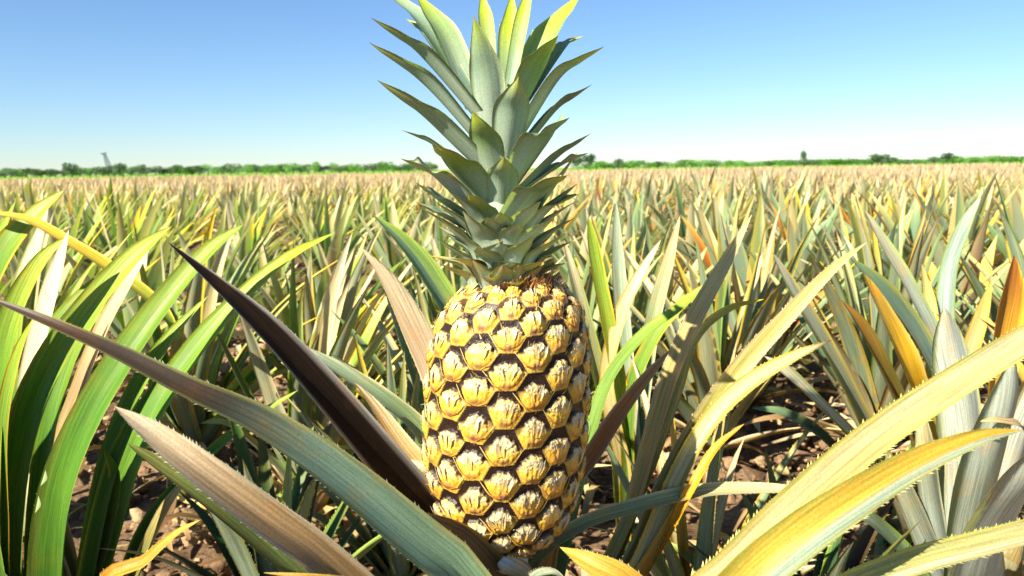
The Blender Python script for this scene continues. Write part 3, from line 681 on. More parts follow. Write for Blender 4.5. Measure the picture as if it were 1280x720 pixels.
# ================================================================== GREEN PLANT AT THE LEFT
gl = thing('pineapple_plant', 'tall bright green plant at the bottom left with broad leaves bending right', 'pineapple plant', (-.62, 1.08, 0), 'pineapple plants in the nearest rows')
stem_core(gl)
G1 = ((.02, .06, .01), (.10, .24, .018), (.36, .42, .04)); G2 = ((.02, .06, .01), (.085, .21, .018), (.30, .38, .04)); G3 = (DGREEN, GREEN, YGREEN)
hg = (-.25, -.75, .5)
do_list(gl, [
 dict(pts=[(214, 283, 1.12, 3), (170, 320, 1.10, 26), (115, 385, 1.08, 38), (70, 455, 1.06, 46), (38, 540, 1.04, 50), (25, 640, 1.04, 52), (28, 740, 1.05, 52)], hint=hg, cols=G1, margin=(.34,.40,.06), fold=.5),
 dict(pts=[(305, 280, 1.10, 3), (262, 315, 1.08, 26), (212, 375, 1.05, 38), (160, 450, 1.02, 48), (110, 540, 1.0, 54), (82, 630, 1.0, 56), (75, 740, 1.02, 54)], hint=hg, cols=G2, margin=(.34,.40,.06), fold=.55, half=(1, (.05, .17, .02), .35)),
 dict(pts=[(420, 290, 1.18, 3), (355, 325, 1.15, 18), (290, 385, 1.12, 28), (235, 450, 1.10, 36), (185, 530, 1.07, 42), (150, 620, 1.05, 44), (120, 740, 1.05, 44)], hint=hg, cols=G1, margin=YGREEN, fold=.35),
 dict(pts=[(82, 296, 1.05, 3), (50, 330, 1.04, 22), (18, 395, 1.03, 36), (-2, 480, 1.02, 44), (-8, 580, 1.02, 48), (0, 720, 1.04, 50)], hint=(-.1, -.8, .5), cols=G1, margin=(.34,.40,.06), fold=.5),
 dict(pts=[(86, 287, 1.2, 3), (75, 335, 1.19, 22), (58, 400, 1.18, 28), (40, 480, 1.17, 28), (30, 600, 1.15, 28)], hint=(-.3, -.7, .5), cols=(OLIVE, PALE, PALE), margin=PALE, fold=.4, label='bleached straw leaf'),
 dict(pts=[(190, 305, 1.22, 3), (165, 350, 1.2, 16), (132, 410, 1.19, 22), (105, 480, 1.17, 22), (70, 600, 1.14, 24)], hint=(-.4, -.6, .5), cols=(OLIVE, TAN, PALE), margin=STRAW, fold=.4, label='dry tan leaf'),
 dict(pts=[(40, 400, 1.0, 3), (20, 450, 1.0, 14), (5, 530, 1.0, 20), (5, 640, 1.02, 26), (12, 740, 1.04, 30)], hint=(-.2, -.8, .4), cols=G3, margin=ORANGE, fold=.35),
 dict(pts=[(268, 420, 1.22, 3), (215, 470, 1.2, 22), (180, 540, 1.17, 28), (150, 640, 1.13, 32), (120, 750, 1.1, 36)], hint=hg, cols=(DGREEN, (.06, .17, .02), GREEN), margin=YGREEN, fold=.35),
 dict(pts=[(372, 488, 1.3, 3), (310, 528, 1.27, 14), (255, 575, 1.22, 18), (190, 650, 1.15, 24)], hint=(-.1, -.6, .7), cols=(DGREEN, GREEN, YGREEN), margin=YGREEN, fold=.35),
 dict(pts=[(130, 560, 1.02, 3), (145, 600, 1.03, 18), (130, 680, 1.04, 26), (100, 760, 1.05, 28)], hint=(-.2, -.8, .4), cols=(DGREEN, DGREEN, GREEN), margin=YGREEN, fold=.35),
 dict(pts=[(240, 590, 1.1, 3), (205, 640, 1.1, 16), (170, 720, 1.1, 20)], hint=(-.3, -.6, .6), cols=(DGREEN, OLIVE, STRAW), margin=STRAW, fold=.4),
 dict(pts=[(-60, 330, 1.0, 3), (-70, 450, 1.0, 36), (-50, 600, 1.03, 44), (-20, 740, 1.05, 44)], hint=(.1, -.8, .4), cols=G3, margin=YGREEN, fold=.35),
 dict(pts=[(160, 330, 1.15, 3), (120, 390, 1.13, 18), (85, 460, 1.11, 26), (60, 560, 1.08, 30), (50, 720, 1.07, 32)], hint=hg, cols=G2, margin=YGREEN, fold=.45),
 dict(pts=[(260, 370, 1.22, 3), (215, 420, 1.2, 18), (170, 490, 1.16, 26), (135, 590, 1.12, 30), (110, 740, 1.08, 32)], hint=hg, cols=G3, margin=YGREEN, fold=.45),
 dict(pts=[(35, 340, 1.12, 3), (22, 420, 1.11, 20), (16, 520, 1.1, 26), (20, 700, 1.08, 30)], hint=hg, cols=(DGREEN, (.05, .14, .02), YGREEN), margin=YGREEN, fold=.45),
 dict(pts=[(200, 470, 1.05, 3), (165, 530, 1.04, 18), (135, 610, 1.03, 24), (110, 740, 1.04, 28)], hint=hg, cols=(DBROWN, (.05, .14, .02), GREEN), margin=YGREEN, fold=.45),
], (-.62, 1.08, .04), thick=.0012, teeth=.0007, wavy=.12, ws=.80)

gl2 = thing('pineapple_plant', 'plant behind the tall green one at the left, one long yellow leaf drooping right', 'pineapple plant', (-.98, 1.55, 0), 'pineapple plants in the nearest rows')
stem_core(gl2)
do_list(gl2, [
 dict(pts=[(80, 238, 1.5, 3), (45, 268, 1.48, 20), (5, 318, 1.46, 34), (-30, 400, 1.45, 40), (-50, 520, 1.5, 40)], hint=(-.2, -.8, .5), cols=G3, margin=YELLOW, fold=.35),
 dict(pts=[(225, 425, 1.30, 3), (200, 385, 1.31, 18), (150, 345, 1.33, 20), (85, 303, 1.36, 15), (20, 272, 1.42, 12), (-40, 290, 1.5, 16), (-60, 450, 1.54, 30)], hint=(.1, -.2, .95), cols=(OLIVE, (.70, .42, .04), (.30, .42, .04)), margin=YELLOW, fold=.35, label='orange yellow leaf bent over to the right'),
 dict(pts=[(150, 330, 1.6, 3), (110, 370, 1.58, 24), (60, 440, 1.56, 34), (10, 560, 1.56, 36)], hint=(-.3, -.7, .6), cols=G2, margin=YGREEN, fold=.35),
 dict(pts=[(60, 260, 1.7, 3), (40, 330, 1.68, 24), (10, 430, 1.62, 30), (-20, 560, 1.6, 32)], hint=(-.3, -.7, .6), cols=(DGREEN, STRAW, PALE), margin=YGREEN, fold=.35),
 dict(pts=[(20, 250, 1.7, 3), (-10, 330, 1.68, 24), (-30, 430, 1.62, 30), (-40, 560, 1.6, 32)], hint=(-.3, -.7, .6), cols=G3, margin=YGREEN, fold=.35),
], (-.98, 1.55, .04), thick=.0012, wavy=.12, ws=.85)

# ================================================================== SILVER PLANTS AT THE RIGHT
r1 = thing('pineapple_plant', 'plant at the right edge with broad upright silvery grey leaves', 'pineapple plant', (.72, 1.12, 0), 'pineapple plants in the nearest rows')
stem_core(r1)
SV = (SAGE, (.46, .50, .42), (.50, .54, .38)); SV2 = (DGREEN, (.38, .44, .38), (.55, .52, .25))
hb = (.25, .85, .4)
do_list(r1, [
 dict(pts=[(1180, 383, 1.05, 3), (1190, 430, 1.05, 46), (1205, 500, 1.05, 62), (1212, 590, 1.05, 62), (1205, 690, 1.07, 56), (1210, 760, 1.1, 50)], hint=(-.2, .8, .4), cols=SV, under=(.50, .53, .45), margin=(.45, .48, .10), fold=.45),
 dict(pts=[(1268, 440, .98, 3), (1262, 500, .98, 34), (1240, 580, 1.0, 50), (1222, 660, 1.04, 50), (1215, 740, 1.08, 46)], hint=(-.4, .8, .4), cols=SV, under=(.46, .50, .42), margin=(.45, .48, .2), fold=.4),
 dict(pts=[(1320, 540, .88, 3), (1300, 590, .90, 60), (1262, 650, .94, 70), (1235, 720, 1.0, 60)], hint=(-.4, .7, .5), cols=SV, under=(.56, .60, .50), margin=(.5, .5, .3), fold=.35),
 dict(pts=[(1268, 318, 1.2, 3), (1262, 360, 1.19, 28), (1250, 420, 1.18, 34), (1240, 520, 1.15, 34), (1225, 660, 1.1, 34)], hint=(.4, -.7, .4), cols=(OLIVE, (.62, .36, .03), (.42, .14, .02)), margin=YELLOW, fold=.45, half=(-1, (.40, .13, .02), .6), label='rust and orange leaf'),
 dict(pts=[(1150, 500, 1.02, 3), (1158, 560, 1.02, 26), (1168, 640, 1.05, 32), (1190, 740, 1.08, 34)], hint=(-.1, .8, .4), cols=SV2, margin=(.5, .5, .3), fold=.5),
 dict(pts=[(1105, 560, 1.0, 3), (1130, 610, 1.02, 26), (1160, 680, 1.05, 34), (1190, 760, 1.09, 34)], hint=(-.3, .7, .6), cols=SV2, margin=(.5, .5, .3), fold=.5),
 dict(pts=[(1225, 527, .96, 3), (1255, 528, .97, 10), (1285, 545, 1.0, 14), (1290, 640, 1.05, 22)], hint=(0, -.3, .9), cols=(OLIVE, TAN, STRAW), margin=STRAW, fold=.4),
 dict(pts=[(1060, 640, .98, 3), (1090, 655, 1.0, 20), (1130, 700, 1.04, 28), (1180, 790, 1.08, 30)], hint=(-.3, -.5, .8), cols=(DGREEN, SAGE, SILVER), margin=YGREEN, fold=.4),
 dict(pts=[(1330, 400, 1.1, 3), (1310, 470, 1.1, 30), (1275, 560, 1.1, 40), (1245, 680, 1.1, 40)], hint=(-.2, .8, .4), cols=SV, under=(.5, .5, .4), margin=YELLOW, fold=.45),
], (.72, 1.12, .04), thick=.0014, teeth=.0009, wavy=.12, ws=.92)

r2 = thing('pineapple_plant', 'plant right of the fruit holding a vivid orange leaf among blue green ones', 'pineapple plant', (.70, 1.42, 0), 'pineapple plants in the nearest rows')
stem_core(r2)
do_list(r2, [
 dict(pts=[(1080, 342, 1.28, 3), (1095, 380, 1.28, 26), (1118, 430, 1.29, 36), (1142, 490, 1.3, 40), (1165, 600, 1.36, 38)], hint=(.5, -.6, .5), cols=(OLIVE, (.80, .46, .02), (.76, .45, .03)), margin=(.80, .62, .15), fold=.4, half=(-1, (.50, .40, .04), .6), label='vivid orange yellow leaf'),
 dict(pts=[(1062, 322, 1.34, 3), (1100, 362, 1.34, 26), (1140, 420, 1.35, 40), (1170, 490, 1.36, 44), (1185, 600, 1.38, 40)], hint=(.5, -.5, .6), cols=(DGREEN, (.17, .25, .19), SAGE), margin=(.45, .46, .06), fold=.4),
 dict(pts=[(1080, 262, 1.45, 3), (1105, 310, 1.44, 18), (1138, 370, 1.43, 24), (1170, 450, 1.42, 28), (1185, 600, 1.4, 28)], hint=(.5, -.6, .5), cols=(DGREEN, (.36, .42, .32), (.50, .48, .30)), margin=YGREEN, fold=.45),
 dict(pts=[(1052, 375, 1.3, 3), (1075, 410, 1.3, 22), (1105, 470, 1.31, 28), (1140, 560, 1.35, 30)], hint=(.5, -.5, .6), cols=(OLIVE, (.28, .22, .05), (.45, .22, .04)), margin=OLIVE, fold=.45),
 dict(pts=[(965, 315, 1.25, 3), (992, 370, 1.25, 20), (1030, 440, 1.27, 32), (1070, 520, 1.3, 34), (1120, 620, 1.36, 34)], hint=(.4, -.5, .7), cols=(OLIVE, (.46, .44, .05), (.60, .55, .3)), margin=YELLOW, fold=.45, half=(1, (.36, .42, .34), .7)),
 dict(pts=[(955, 445, 1.18, 3), (990, 475, 1.18, 22), (1030, 515, 1.2, 26), (1080, 570, 1.24, 28), (1130, 660, 1.32, 28)], hint=(.2, -.4, .9), cols=(OLIVE, PALE, (.65, .60, .38)), margin=YGREEN, fold=.45),
 dict(pts=[(940, 510, 1.2, 3), (985, 520, 1.2, 14), (1040, 560, 1.22, 20), (1100, 640, 1.3, 22)], hint=(.2, -.4, .9), cols=(DGREEN, (.08, .14, .08), SAGE), margin=SAGE, fold=.4),
 dict(pts=[(1226, 245, 1.6, 3), (1205, 285, 1.57, 20), (1185, 350, 1.53, 26), (1180, 480, 1.46, 28)], hint=(-.5, -.5, .5), cols=(DGREEN, (.24, .31, .25), (.30, .37, .28)), margin=YGREEN, fold=.45),
 dict(pts=[(1152, 330, 1.5, 3), (1160, 380, 1.5, 20), (1165, 450, 1.46, 24), (1175, 560, 1.43, 26)], hint=(0, -.8, .5), cols=(OLIVE, (.60, .52, .12), (.7, .58, .2)), margin=YELLOW, fold=.45),
 dict(pts=[(1240, 350, 1.45, 3), (1225, 400, 1.45, 22), (1205, 470, 1.44, 28), (1190, 580, 1.43, 30)], hint=(-.3, -.6, .5), cols=(OLIVE, TAN, (.6, .4, .1)), margin=YELLOW, fold=.45),
], (.70, 1.42, .04), thick=.0014, teeth=.0008, wavy=.12, ws=.85)

r3 = thing('pineapple_plant', 'plant just right of the fruit with slim silver green leaves and a yellow green one', 'pineapple plant', (.22, 1.38, 0), 'pineapple plants in the nearest rows')
stem_core(r3)
do_list(r3, [
 dict(pts=[(735, 270, 1.3, 3), (742, 310, 1.3, 20), (755, 380, 1.3, 24), (770, 460, 1.32, 26), (785, 560, 1.35, 28)], hint=(0, -.8, .5), cols=(DGREEN, (.30, .42, .05), YGREEN), margin=YELLOW, fold=.45),
 dict(pts=[(826, 300, 1.3, 3), (800, 345, 1.3, 18), (775, 400, 1.3, 24), (760, 480, 1.32, 26), (780, 580, 1.36, 28)], hint=(-.4, -.7, .5), cols=(DGREEN, STRAW, PALE), margin=YELLOW, fold=.45),
 dict(pts=[(905, 345, 1.3, 3), (860, 375, 1.3, 16), (820, 420, 1.3, 22), (790, 490, 1.32, 26), (785, 580, 1.36, 28)], hint=(-.4, -.6, .6), cols=(DGREEN, (.15, .28, .04), (.36, .42, .06)), margin=YELLOW, fold=.45),
 dict(pts=[(705, 300, 1.3, 3), (718, 350, 1.3, 18), (738, 430, 1.32, 24), (770, 560, 1.36, 28)], hint=(.2, -.8, .5), cols=(DGREEN, (.40, .42, .16), PALE), margin=YGREEN, fold=.45),
 dict(pts=[(770, 250, 1.5, 3), (772, 320, 1.48, 20), (778, 400, 1.45, 26), (790, 560, 1.4, 28)], hint=(0, -.8, .5), cols=(DGREEN, SILVER, SILVER), margin=PALE, fold=.45),
 dict(pts=[(850, 270, 1.5, 3), (835, 330, 1.48, 20), (815, 410, 1.45, 26), (795, 560, 1.4, 28)], hint=(-.3, -.8, .5), cols=(DGREEN, SAGE, STRAW), margin=PALE, fold=.45),
], (.20, 1.38, .04), thick=.0012, wavy=.12, ws=.8)

# ================================================================== ORDINARY PLANTS
LR = (.55, .05)     # left half: leaves sweep to the right
spots = [
 (-.42, 1.62, 'lime', .55, LR, 'pale lime plant left of the fruit behind the dark leaf, many bleached tips'),
 (-.12, 1.55, 'silver', .52, (.1, 0), 'grey green plant standing directly behind the left shoulder of the fruit'),
 (-.80, 1.95, 'green', .58, LR, 'green plant in the second row at the left, above the broad leaved one'),
 (-1.25, 2.0, 'green', .60, LR, 'green plant in the second row cut by the left edge of the picture'),
 (-.50, 2.15, 'lime', .56, LR, 'straw and lime plant in the third row between fruit and green plants'),
 (-.15, 2.2, 'lime', .54, (.2, 0), 'bleached plant in the third row just left of the crown'),
 (.14, 2.0, 'silver', .54, (0, 0), 'grey green plant hidden behind the crown base, only its right leaves show'),
 (.50, 1.95, 'silver', .58, (-.25, 0), 'silver plant with slim leaves fanning out right of the crown'),
 (.90, 1.90, 'orange', .58, (-.05, 0), 'straw and olive leaved plant directly behind the vivid orange leaf'),
 (1.28, 1.85, 'silver', .62, (-.1, 0), 'second row plant near the right edge, its leaf tips rising above the silvery leaves'),
 (1.12, 1.45, 'orange', .56, (-.1, 0), 'plant behind the broad silvery one, few thin leaves reaching in at the right edge'),
 (.72, 2.35, 'orange', .56, (.0, 0), 'straw coloured plant in the third row, right of the centre'),
 (1.15, 2.4, 'silver', .58, (.05, 0), 'silver leaved plant in the third row near the right edge'),
 (.34, 2.45, 'silver', .56, (-.2, 0), 'grey green plant in the third row right beside the crown'),
 (1.6, 2.3, 'orange', .58, (0, 0), 'third row plant cut off by the right edge, only its left leaves showing'),
]
for i, (x, y, pal, L_, lean, lab) in enumerate(spots):
    near_plant((x, y, 0), pal, lab, 100 + i, n=22, L=L_ * 1.04, lean=lean, spread=.95, wide=1.2, dry=7)

near_plant((-.36, 1.12, 0), 'deep_shade', 'low dark plant added as shade below the long dark brown leaf, left of the fruit', 201, n=20, L=.34, spread=1.25, wide=.9, dry=5)  # plant added with very dark leaves to shade the open soil
near_plant((.40, 1.02, 0), 'deep_shade', 'low dark plant added as shade behind the yellow edged toothed leaves at the right', 202, n=16, L=.30, spread=1.25, wide=.8, dry=4)  # likewise added to darken the ground on this side
near_plant((.27, 1.12, 0), 'orange', 'thin leaved straw and rust plant close behind the right side of the fruit', 204, n=14, L=.44, spread=.95, wide=.55, dry=7, lean=(.1, 0))
near_plant((-.20, 1.30, 0), 'silver', 'small grey green plant in the gap left of the fruit, dry leaves at its foot', 206, n=18, L=.40, spread=1.0, wide=.75, dry=9)
# prototypes for the rows further back
def proto_mesh(seed, pal, n, nseg, nac, L=.56, lean=(0, 0), wide=1.0, dry=3):
    rnd = random.Random(seed); mb = MB()
    for d in rosette(rnd, pal, n=n, L=L, lean=lean, spread=1.12, wide=wide, dry=dry):
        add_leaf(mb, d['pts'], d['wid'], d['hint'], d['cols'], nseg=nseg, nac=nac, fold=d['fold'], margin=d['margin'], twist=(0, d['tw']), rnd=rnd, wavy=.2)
    return mb
protoL = []; protoR = []
for i, pal in enumerate(('lime', 'green', 'green', 'lime', 'green', 'tan', 'tan')):
    mb = proto_mesh(300 + i, pal, 14, 8, 2, lean=(.3, 0), dry=4, wide=1.6); me = None
    o = mb.build('pineapple_plant', M_FAR); protoL.append(o.data); bpy.data.objects.remove(o)
for i, pal in enumerate(('silver', 'orange', 'silver', 'orange', 'silver', 'tan', 'tan')):
    mb = proto_mesh(320 + i, pal, 14, 8, 2, lean=(.05, 0), dry=4, wide=1.6)
    o = mb.build('pineapple_plant', M_FAR); protoR.append(o.data); bpy.data.objects.remove(o)

rnd = random.Random(77); cand = []
y = 2.75; row = 0
while y < 24:
    x = -.67 * y - .35 + rnd.uniform(0, .4)
    while x < .67 * y + .35:
        cand.append((x + rnd.uniform(-.08, .08), y + rnd.uniform(-.12, .12))); x += rnd.uniform(.48, .66)
    y += .60; row += 1
cand.sort(key=lambda p: p[1]); cand = cand[:280]
YFAR = cand[-1][1]
for x, y in cand:
    left = x < -.02 * y + rnd.uniform(-.15, .15) * y
    o = link('pineapple_plant', (protoL if left else protoR)[rnd.randrange(5, 7) if rnd.random() < (y - 5) / 9 else rnd.randrange(5)])
    o.location = (x, y, 0); s_ = rnd.uniform(.85, 1.18) ; o.scale = (s_, s_, s_ * rnd.uniform(.92, 1.06))
    o.rotation_euler.z = rnd.uniform(-.9, .9) if left else rnd.uniform(0, 6.28)
    if x < -.02 * y:
        tag(o, ('pineapple plant of the fourth to eighth rows, left of the crown' if y < 5.5 else 'small distant pineapple plant, left of the crown, among crowded straw tips'), 'pineapple plant',
            'pineapple plants in the middle rows on the left' if y < 5.5 else 'distant pineapple plants on the left')
    else:
        tag(o, ('pineapple plant of the fourth to eighth rows, right of the crown' if y < 5.5 else 'small distant pineapple plant, right of the crown, among crowded straw tips'), 'pineapple plant',
            'pineapple plants in the middle rows on the right' if y < 5.5 else 'distant pineapple plants on the right')

# everything beyond: one mass
def mb_np(mb):
    tri = []
    for f_ in mb.f:
        tri.append(f_[:3])
        if len(f_) == 4: tri.append((f_[0], f_[2], f_[3]))
    return np.array(mb.v), np.array(tri), np.array(mb.c), np.array(mb.u)
low = []
for i, pal in enumerate(('lime', 'tan', 'orange', 'tan', 'silver', 'tan')):
    low.append(mb_np(proto_mesh(400 + i, pal, 12, 4, 1, L=.56, wide=1.35, dry=0)))
Vs, Ts, Cs, Us = [], [], [], []; off = 0
rg = np.random.default_rng(5)
def scatter(y0, y1, dens, sc):
    global off
    ncell = int((y1 ** 2 - y0 ** 2) * .72 * dens)
    for _ in range(ncell):
        yy = math.sqrt(rg.uniform(y0 ** 2, y1 ** 2)); xx = rg.uniform(-.75, .75) * yy
        V, T, c_, u_ = low[rg.integers(len(low))]
        a = rg.uniform(0, 6.28); ca, sa = math.cos(a), math.sin(a); s_ = sc * rg.uniform(.85, 1.12)
        R_ = np.array([[ca, -sa, 0], [sa, ca, 0], [0, 0, 1]])
        W = V @ R_.T * np.array([s_, s_, min(s_, 1.0 if yy > 30 else 1.08)]) + np.array([xx, yy, 0])
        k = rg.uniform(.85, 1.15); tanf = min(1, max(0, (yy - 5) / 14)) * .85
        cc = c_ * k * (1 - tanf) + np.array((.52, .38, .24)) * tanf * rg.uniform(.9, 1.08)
        Vs.append(W); Ts.append(T + off); Cs.append(cc); Us.append(u_); off += len(V)
scatter(YFAR, 30, 2.9, 1.0)
scatter(30, 62, 1.3, 1.5)
me = np_mesh('far_pineapple_rows', np.concatenate(Vs), np.concatenate(Ts), np.clip(np.concatenate(Cs), 0, 1), np.concatenate(Us)); me.materials.append(M_FAR)
tag(link('far_pineapple_rows', me), 'far rows of pineapple plants merging into a straw coloured band', 'pineapple field', kind='stuff')

# ================================================================== GROUND
NRd, NAg = 250, 640
rr = np.concatenate([[0.0], .15 * (4000 / .15) ** (np.linspace(0, 1, NRd - 1))]); an = np.linspace(0, 2 * np.pi, NAg, endpoint=False)
GV = np.zeros((NRd, NAg, 3)); GC_ = np.zeros((NRd, NAg, 3))
for i, r_ in enumerate(rr):
    for j, a in enumerate(an):
        x, y = r_ * math.sin(a), r_ * math.cos(a); z = 0; m = .5
        if r_ < 12:
            m = noise.fractal(Vector((x * 7, y * 7, 0)), 1.0, 2.0, 4)
            z = .014 * m + .012 * noise.noise(Vector((x * 30, y * 30, 3))) + .02 * noise.noise(Vector((x * 1.5, y * 1.5, 9)))
            z *= min(1, (12 - r_) / 4)
        GV[i, j] = (x, y, z - .012)
        far = sstep(10, 30, r_)
        GC_[i, j] = mix(mix((.08, .048, .027), (.27, .175, .10), min(1, max(0, .4 + m))), (.50, .35, .20), far)
idx = np.arange(NRd * NAg).reshape(NRd, NAg); nx = np.roll(idx, -1, 1)
Q = np.stack([idx[:-1], idx[1:], nx[1:], nx[:-1]], -1).reshape(-1, 4)
me = np_mesh('ground', GV.reshape(-1, 3), Q[:, ::-1], GC_.reshape(-1, 3)); me.materials.append(M_SOIL)
g = link('ground', me); tag(g, None, None, kind='structure')
# distant green field
def strip(name, y0, y1, z, c):
    me = np_mesh(name, np.array([(-y0 * 1.3, y0, z), (y0 * 1.3, y0, z), (y1 * 1.1, y1, z), (-y1 * 1.1, y1, z)], float), np.array([[0, 1, 2, 3]]), np.array([c] * 4))
    me.materials.append(M_SOIL); tag(link(name, me), None, None, kind='structure')
strip('green_field', 63, 900, .02, (.12, .30, .02))

# soil clods
rnd = random.Random(3); V, T, c_ = [], [], []
ico = []; t_ = (1 + 5 ** .5) / 2
ico_v = np.array([(-1, t_, 0), (1, t_, 0), (-1, -t_, 0), (1, -t_, 0), (0, -1, t_), (0, 1, t_), (0, -1, -t_), (0, 1, -t_), (t_, 0, -1), (t_, 0, 1), (-t_, 0, -1), (-t_, 0, 1)]) / 1.9
ico_f = np.array([(0, 11, 5), (0, 5, 1), (0, 1, 7), (0, 7, 10), (0, 10, 11), (1, 5, 9), (5, 11, 4), (11, 10, 2), (10, 7, 6), (7, 1, 8), (3, 9, 4), (3, 4, 2), (3, 2, 6), (3, 6, 8), (3, 8, 9), (4, 9, 5), (2, 4, 11), (6, 2, 10), (8, 6, 7), (9, 8, 1)])
# one subdivision for rounder lumps
def subdiv(V, F_):
    V = [tuple(v) for v in V]; out = []; ca = {}
    def mid(a, b):
        k = (min(a, b), max(a, b))
        if k not in ca:
            m = (np.array(V[a]) + np.array(V[b])) / 2; m = m / np.linalg.norm(m) * 1.0; V.append(tuple(m)); ca[k] = len(V) - 1
        return ca[k]
    for a, b, c in F_:
        x, y, z = mid(a, b), mid(b, c), mid(c, a); out += [(a, x, z), (x, b, y), (z, y, c), (x, y, z)]
    return np.array(V), np.array(out)
sv, sf = subdiv(ico_v, ico_f)
off = 0
rg = np.random.default_rng(9)
for k in range(9000):
    yy = rg.uniform(.45, 1) ** 1 * 0 + .5 + 4.2 * rg.random() ** 1.4; xx = rg.uniform(-.8, .8) * (yy + .35)
    s_ = .005 + .017 * rg.random() ** 3.0
    W = sv * (1 + rg.normal(0, .24, (len(sv), 1))) * s_ * rg.uniform(.6, 1.3, 3)
    a = rg.uniform(0, 6.28); W = W @ np.array([[math.cos(a), -math.sin(a), 0], [math.sin(a), math.cos(a), 0], [0, 0, 1]]).T
    V.append(W + np.array([xx, yy, rg.uniform(-.006, .012)])); T.append(sf + off); off += len(sv)
    b = rg.uniform(.75, 1.3); base = np.array((.20, .125, .07)) if rg.random() < .6 else np.array((.33, .225, .125))
    c_.append(np.tile(base * b, (len(sv), 1)))
me = np_mesh('soil_clods', np.concatenate(V), np.concatenate(T), np.concatenate(c_)); me.materials.append(M_CLOD)
tag(link('soil_clods', me), 'crumbly lumps of dry brown soil between the plants', 'soil', kind='stuff')

# dry leaf litter
mb = MB(); rnd = random.Random(12)
for k in range(1100):
    yy = .9 + 3.8 * rnd.random() ** 1.3; xx = rnd.uniform(-.75, .75) * (yy + .3)
    if k % 3 == 0: xx, yy = rnd.gauss(-.25, .22), rnd.gauss(1.75, .3)
    a = rnd.uniform(0, 6.28); ln = rnd.uniform(.06, .24); z = rnd.uniform(.005, .05)
    d = Vector((math.cos(a), math.sin(a), 0)); s_ = Vector((-d.y, d.x, 0)) * rnd.uniform(-.03, .03)
    p = Vector((xx, yy, z)); W = rnd.uniform(.008, .024)
    c1 = rnd.choice((STRAW, PALE, TAN, BROWN, (.5, .33, .15)))
    add_leaf(mb, [p, p + d * ln * .5 + s_ + Vector((0, 0, rnd.uniform(0, .04))), p + d * ln], [W * .6, W, .001], (rnd.uniform(-.4, .4), rnd.uniform(-.4, .4), 1), (BROWN, c1, c1), nseg=5, nac=2,
             fold=rnd.uniform(.2, .9), twist=(0, rnd.uniform(-1.5, 1.5)), rnd=rnd)
tag(mb.build('leaf_litter', M_LEAF), 'dry straw coloured leaf litter lying between the plants', 'leaf litter', kind='stuff')

# ================================================================== DISTANT TREES
def tree_mesh(seed, h, w_, col, n=900, tall=False):
    rnd = random.Random(seed); mb = MB(); cl = []
    for _ in range(9 if not tall else 6):
        cl.append((rnd.uniform(-.36, .36) * w_, rnd.uniform(-.3, .3) * w_, h * rnd.uniform(.38, .80), rnd.uniform(.22, .34) * w_))
    for k in range(n):
        cx, cy, cz, cr = rnd.choice(cl)
        d = Vector((rnd.gauss(0, 1), rnd.gauss(0, 1), rnd.gauss(0, 1))).normalized() * cr * rnd.uniform(.5, 1.05)
        p = Vector((cx, cy, max(cz + d.z * .9 * min(1, h / w_ * 1.1), h * .12))) + Vector((d.x, d.y, 0))
        s_ = rnd.uniform(.10, .22) * (h / 4) * 1.3; a = Vector((rnd.gauss(0, 1), rnd.gauss(0, 1), rnd.gauss(0, 1))).normalized(); b = a.orthogonal().normalized()
        n_ = a.cross(b); st = len(mb.v); cc = mix(col, (.12, .26, .03), rnd.random() * .35); kx = rnd.uniform(.7, 1.25); cc = tuple(x * kx for x in cc)
        for q in (p - a * s_, p + b * s_ * .6, p + a * s_, p - b * s_ * .6 + n_ * s_ * .3): mb.v.append(q[:]); mb.c.append(cc); mb.u.append((0, 0))
        mb.f.append((st, st + 1, st + 2, st + 3))
    return mb
def trunk_mesh(seed, h):
    rnd = random.Random(seed); mb = MB(); n = 7
    def limb(p0, p1, r0, r1):
        st = len(mb.v); d = (p1 - p0).normalized(); a = d.orthogonal().normalized(); b = d.cross(a)
        for p, r_ in ((p0, r0), (p0.lerp(p1, .5) + a * r0 * .5, (r0 + r1) / 2), (p1, r1)):
            for j in range(n):
                t = 6.283 * j / n; mb.v.append((p + a * math.cos(t) * r_ + b * math.sin(t) * r_)[:]); mb.c.append((.12, .09, .06)); mb.u.append((0, 0))
        for i in range(2):
            for j in range(n):
                q = st + i * n + j; q2 = st + i * n + (j + 1) % n; mb.f.append((q, q2, q2 + n, q + n))
    limb(Vector((0, 0, -.1)), Vector((.05, 0, h * .55)), h * .04, h * .022)
    for k in range(4):
        a = k * 1.7 + rnd.random(); limb(Vector((.02, 0, h * (.2 + .08 * k))), Vector((math.cos(a) * h * .25, math.sin(a) * h * .25, h * (.5 + .07 * k))), h * .018, h * .007)
    return mb
TP = {}
def tree_at(px, Y, hpx, wpx_, kind, label, group=None, name='distant_tree', cat='tree'):
    cols = {'dark': (.012, .050, .015), 'mid': (.028, .10, .015), 'light': (.12, .32, .015)}
    h = (hpx * 1.35 * Y / F + H); w_ = wpx_ * Y / F; pt = P(px, 205, Y)
    key = (kind, int(px) % 3)
    if key not in TP:
        o1 = tree_mesh(500 + len(TP), 4.0, 5.0, cols[kind]).build('crown', M_TREE, smooth=False); o2 = trunk_mesh(600 + len(TP), 4.0).build('trunk', M_BARK)
        TP[key] = (o1.data, o2.data); bpy.data.objects.remove(o1); bpy.data.objects.remove(o2)
    t = thing(name, label, cat, (pt.x, Y, 0), group)
    t.rotation_euler.z = (px * 1.7) % 6.28; t.scale = (w_ / 5.0, w_ / 5.0, h / 4.0 )
    link('crown', TP[key][0], t); link('trunk', TP[key][1], t)
    return t
rnd = random.Random(31)
x = -60
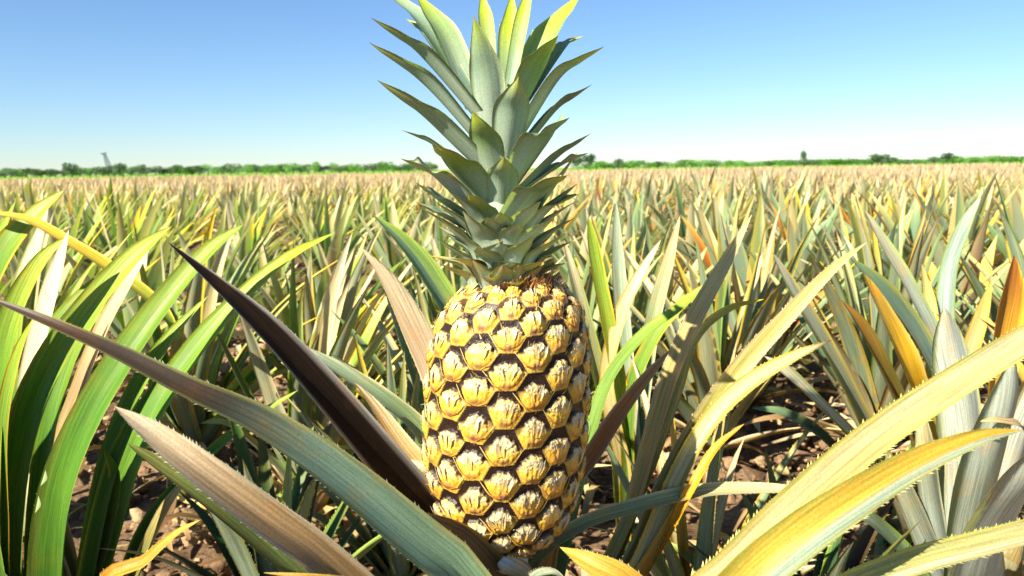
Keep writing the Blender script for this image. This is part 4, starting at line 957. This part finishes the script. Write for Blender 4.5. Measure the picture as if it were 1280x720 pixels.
while x < 545:
    hgt = rnd.uniform(4, 8); wd = rnd.uniform(14, 26)
    tree_at(x, 215 + rnd.uniform(-12, 12), hgt, wd, rnd.choice(('dark', 'mid', 'mid', 'light')), 'low rounded tree in the distant hedge line left of the crown', 'trees of the left hedge line')
    x += rnd.uniform(7, 12)
x = 735
while x < 1340:
    if True:
        tree_at(x, 215 + rnd.uniform(-12, 12), rnd.uniform(3.0, 5.5) * (.6 if 925 < x < 975 or 1120 < x < 1160 else 1), rnd.uniform(18, 30), rnd.choice(('mid', 'light', 'light', 'light')), 'low light green tree in the distant hedge line right of the crown', 'trees of the right hedge line')
    x += rnd.uniform(8, 13)
tree_at(88, 200, 11, 19, 'dark', 'dark domed tree rising left of the leaning mast on the horizon')
tree_at(149, 200, 11, 17, 'dark', 'dark domed tree at the right foot of the leaning mast')
tree_at(175, 200, 8.5, 13, 'dark', 'small dark tree second to the right of the leaning mast')
tree_at(722, 200, 10, 16, 'dark', 'dark tree right against the crown leaves on the horizon')
tree_at(737, 200, 13, 18, 'dark', 'tallest dark tree beside the crown on the horizon')
tree_at(773, 200, 8, 14, 'dark', 'lone dark shrub on the horizon a little right of the crown')
tree_at(1004, 200, 13, 8, 'dark', 'narrow tree standing above the right part of the hedge line')
tree_at(1097, 200, 9, 26, 'dark', 'broad dark tree near the right end of the hedge line')
tree_at(1184, 200, 9, 16, 'dark', 'dark tree at the start of the last hedge stretch on the right')

# leaning lattice mast
ms = thing('lattice_mast', 'thin grey lattice mast leaning left above the distant trees', 'mast', (P(138, 205, 230).x, 230, 0))
mb = MB()
def bar(mb, a, b, r_):
    a, b = Vector(a), Vector(b); d = (b - a).normalized(); u_ = d.orthogonal().normalized(); v_ = d.cross(u_); st = len(mb.v)
    for p in (a, b):
        for j in range(4):
            t = math.pi / 4 + j * math.pi / 2; mb.v.append((p + u_ * math.cos(t) * r_ + v_ * math.sin(t) * r_)[:]); mb.c.append((.2, .2, .2)); mb.u.append((0, 0))
    for j in range(4): mb.f.append((st + j, st + (j + 1) % 4, st + 4 + (j + 1) % 4, st + 4 + j))
ht = 26 * 230 / F + H
def corner(k, i):
    z = ht * k; w_ = .50 * (1 - k) + .22; return (-1.75 * k + (w_ if i in (0, 1) else -w_) + .2, (w_ if i in (1, 2) else -w_), z)
for i in range(4):
    bar(mb, corner(0, i), corner(1, i), .09)
mb.build('leg_frame', M_STEEL, ms, smooth=False)
mb = MB()
for s_ in range(8):
    for i in range(4):
        bar(mb, corner(s_ / 8, i), corner((s_ + 1) / 8, (i + 1) % 4), .06); bar(mb, corner((s_ + 1) / 8, i), corner((s_ + 1) / 8, (i + 1) % 4), .06)
mb.build('bracing', M_STEEL, ms, smooth=False)
mb = MB(); bar(mb, (-2.4, 0, ht - .1), (-1.0, 0, ht - .1), .3); mb.build('mast_head', M_STEEL, ms, smooth=False)
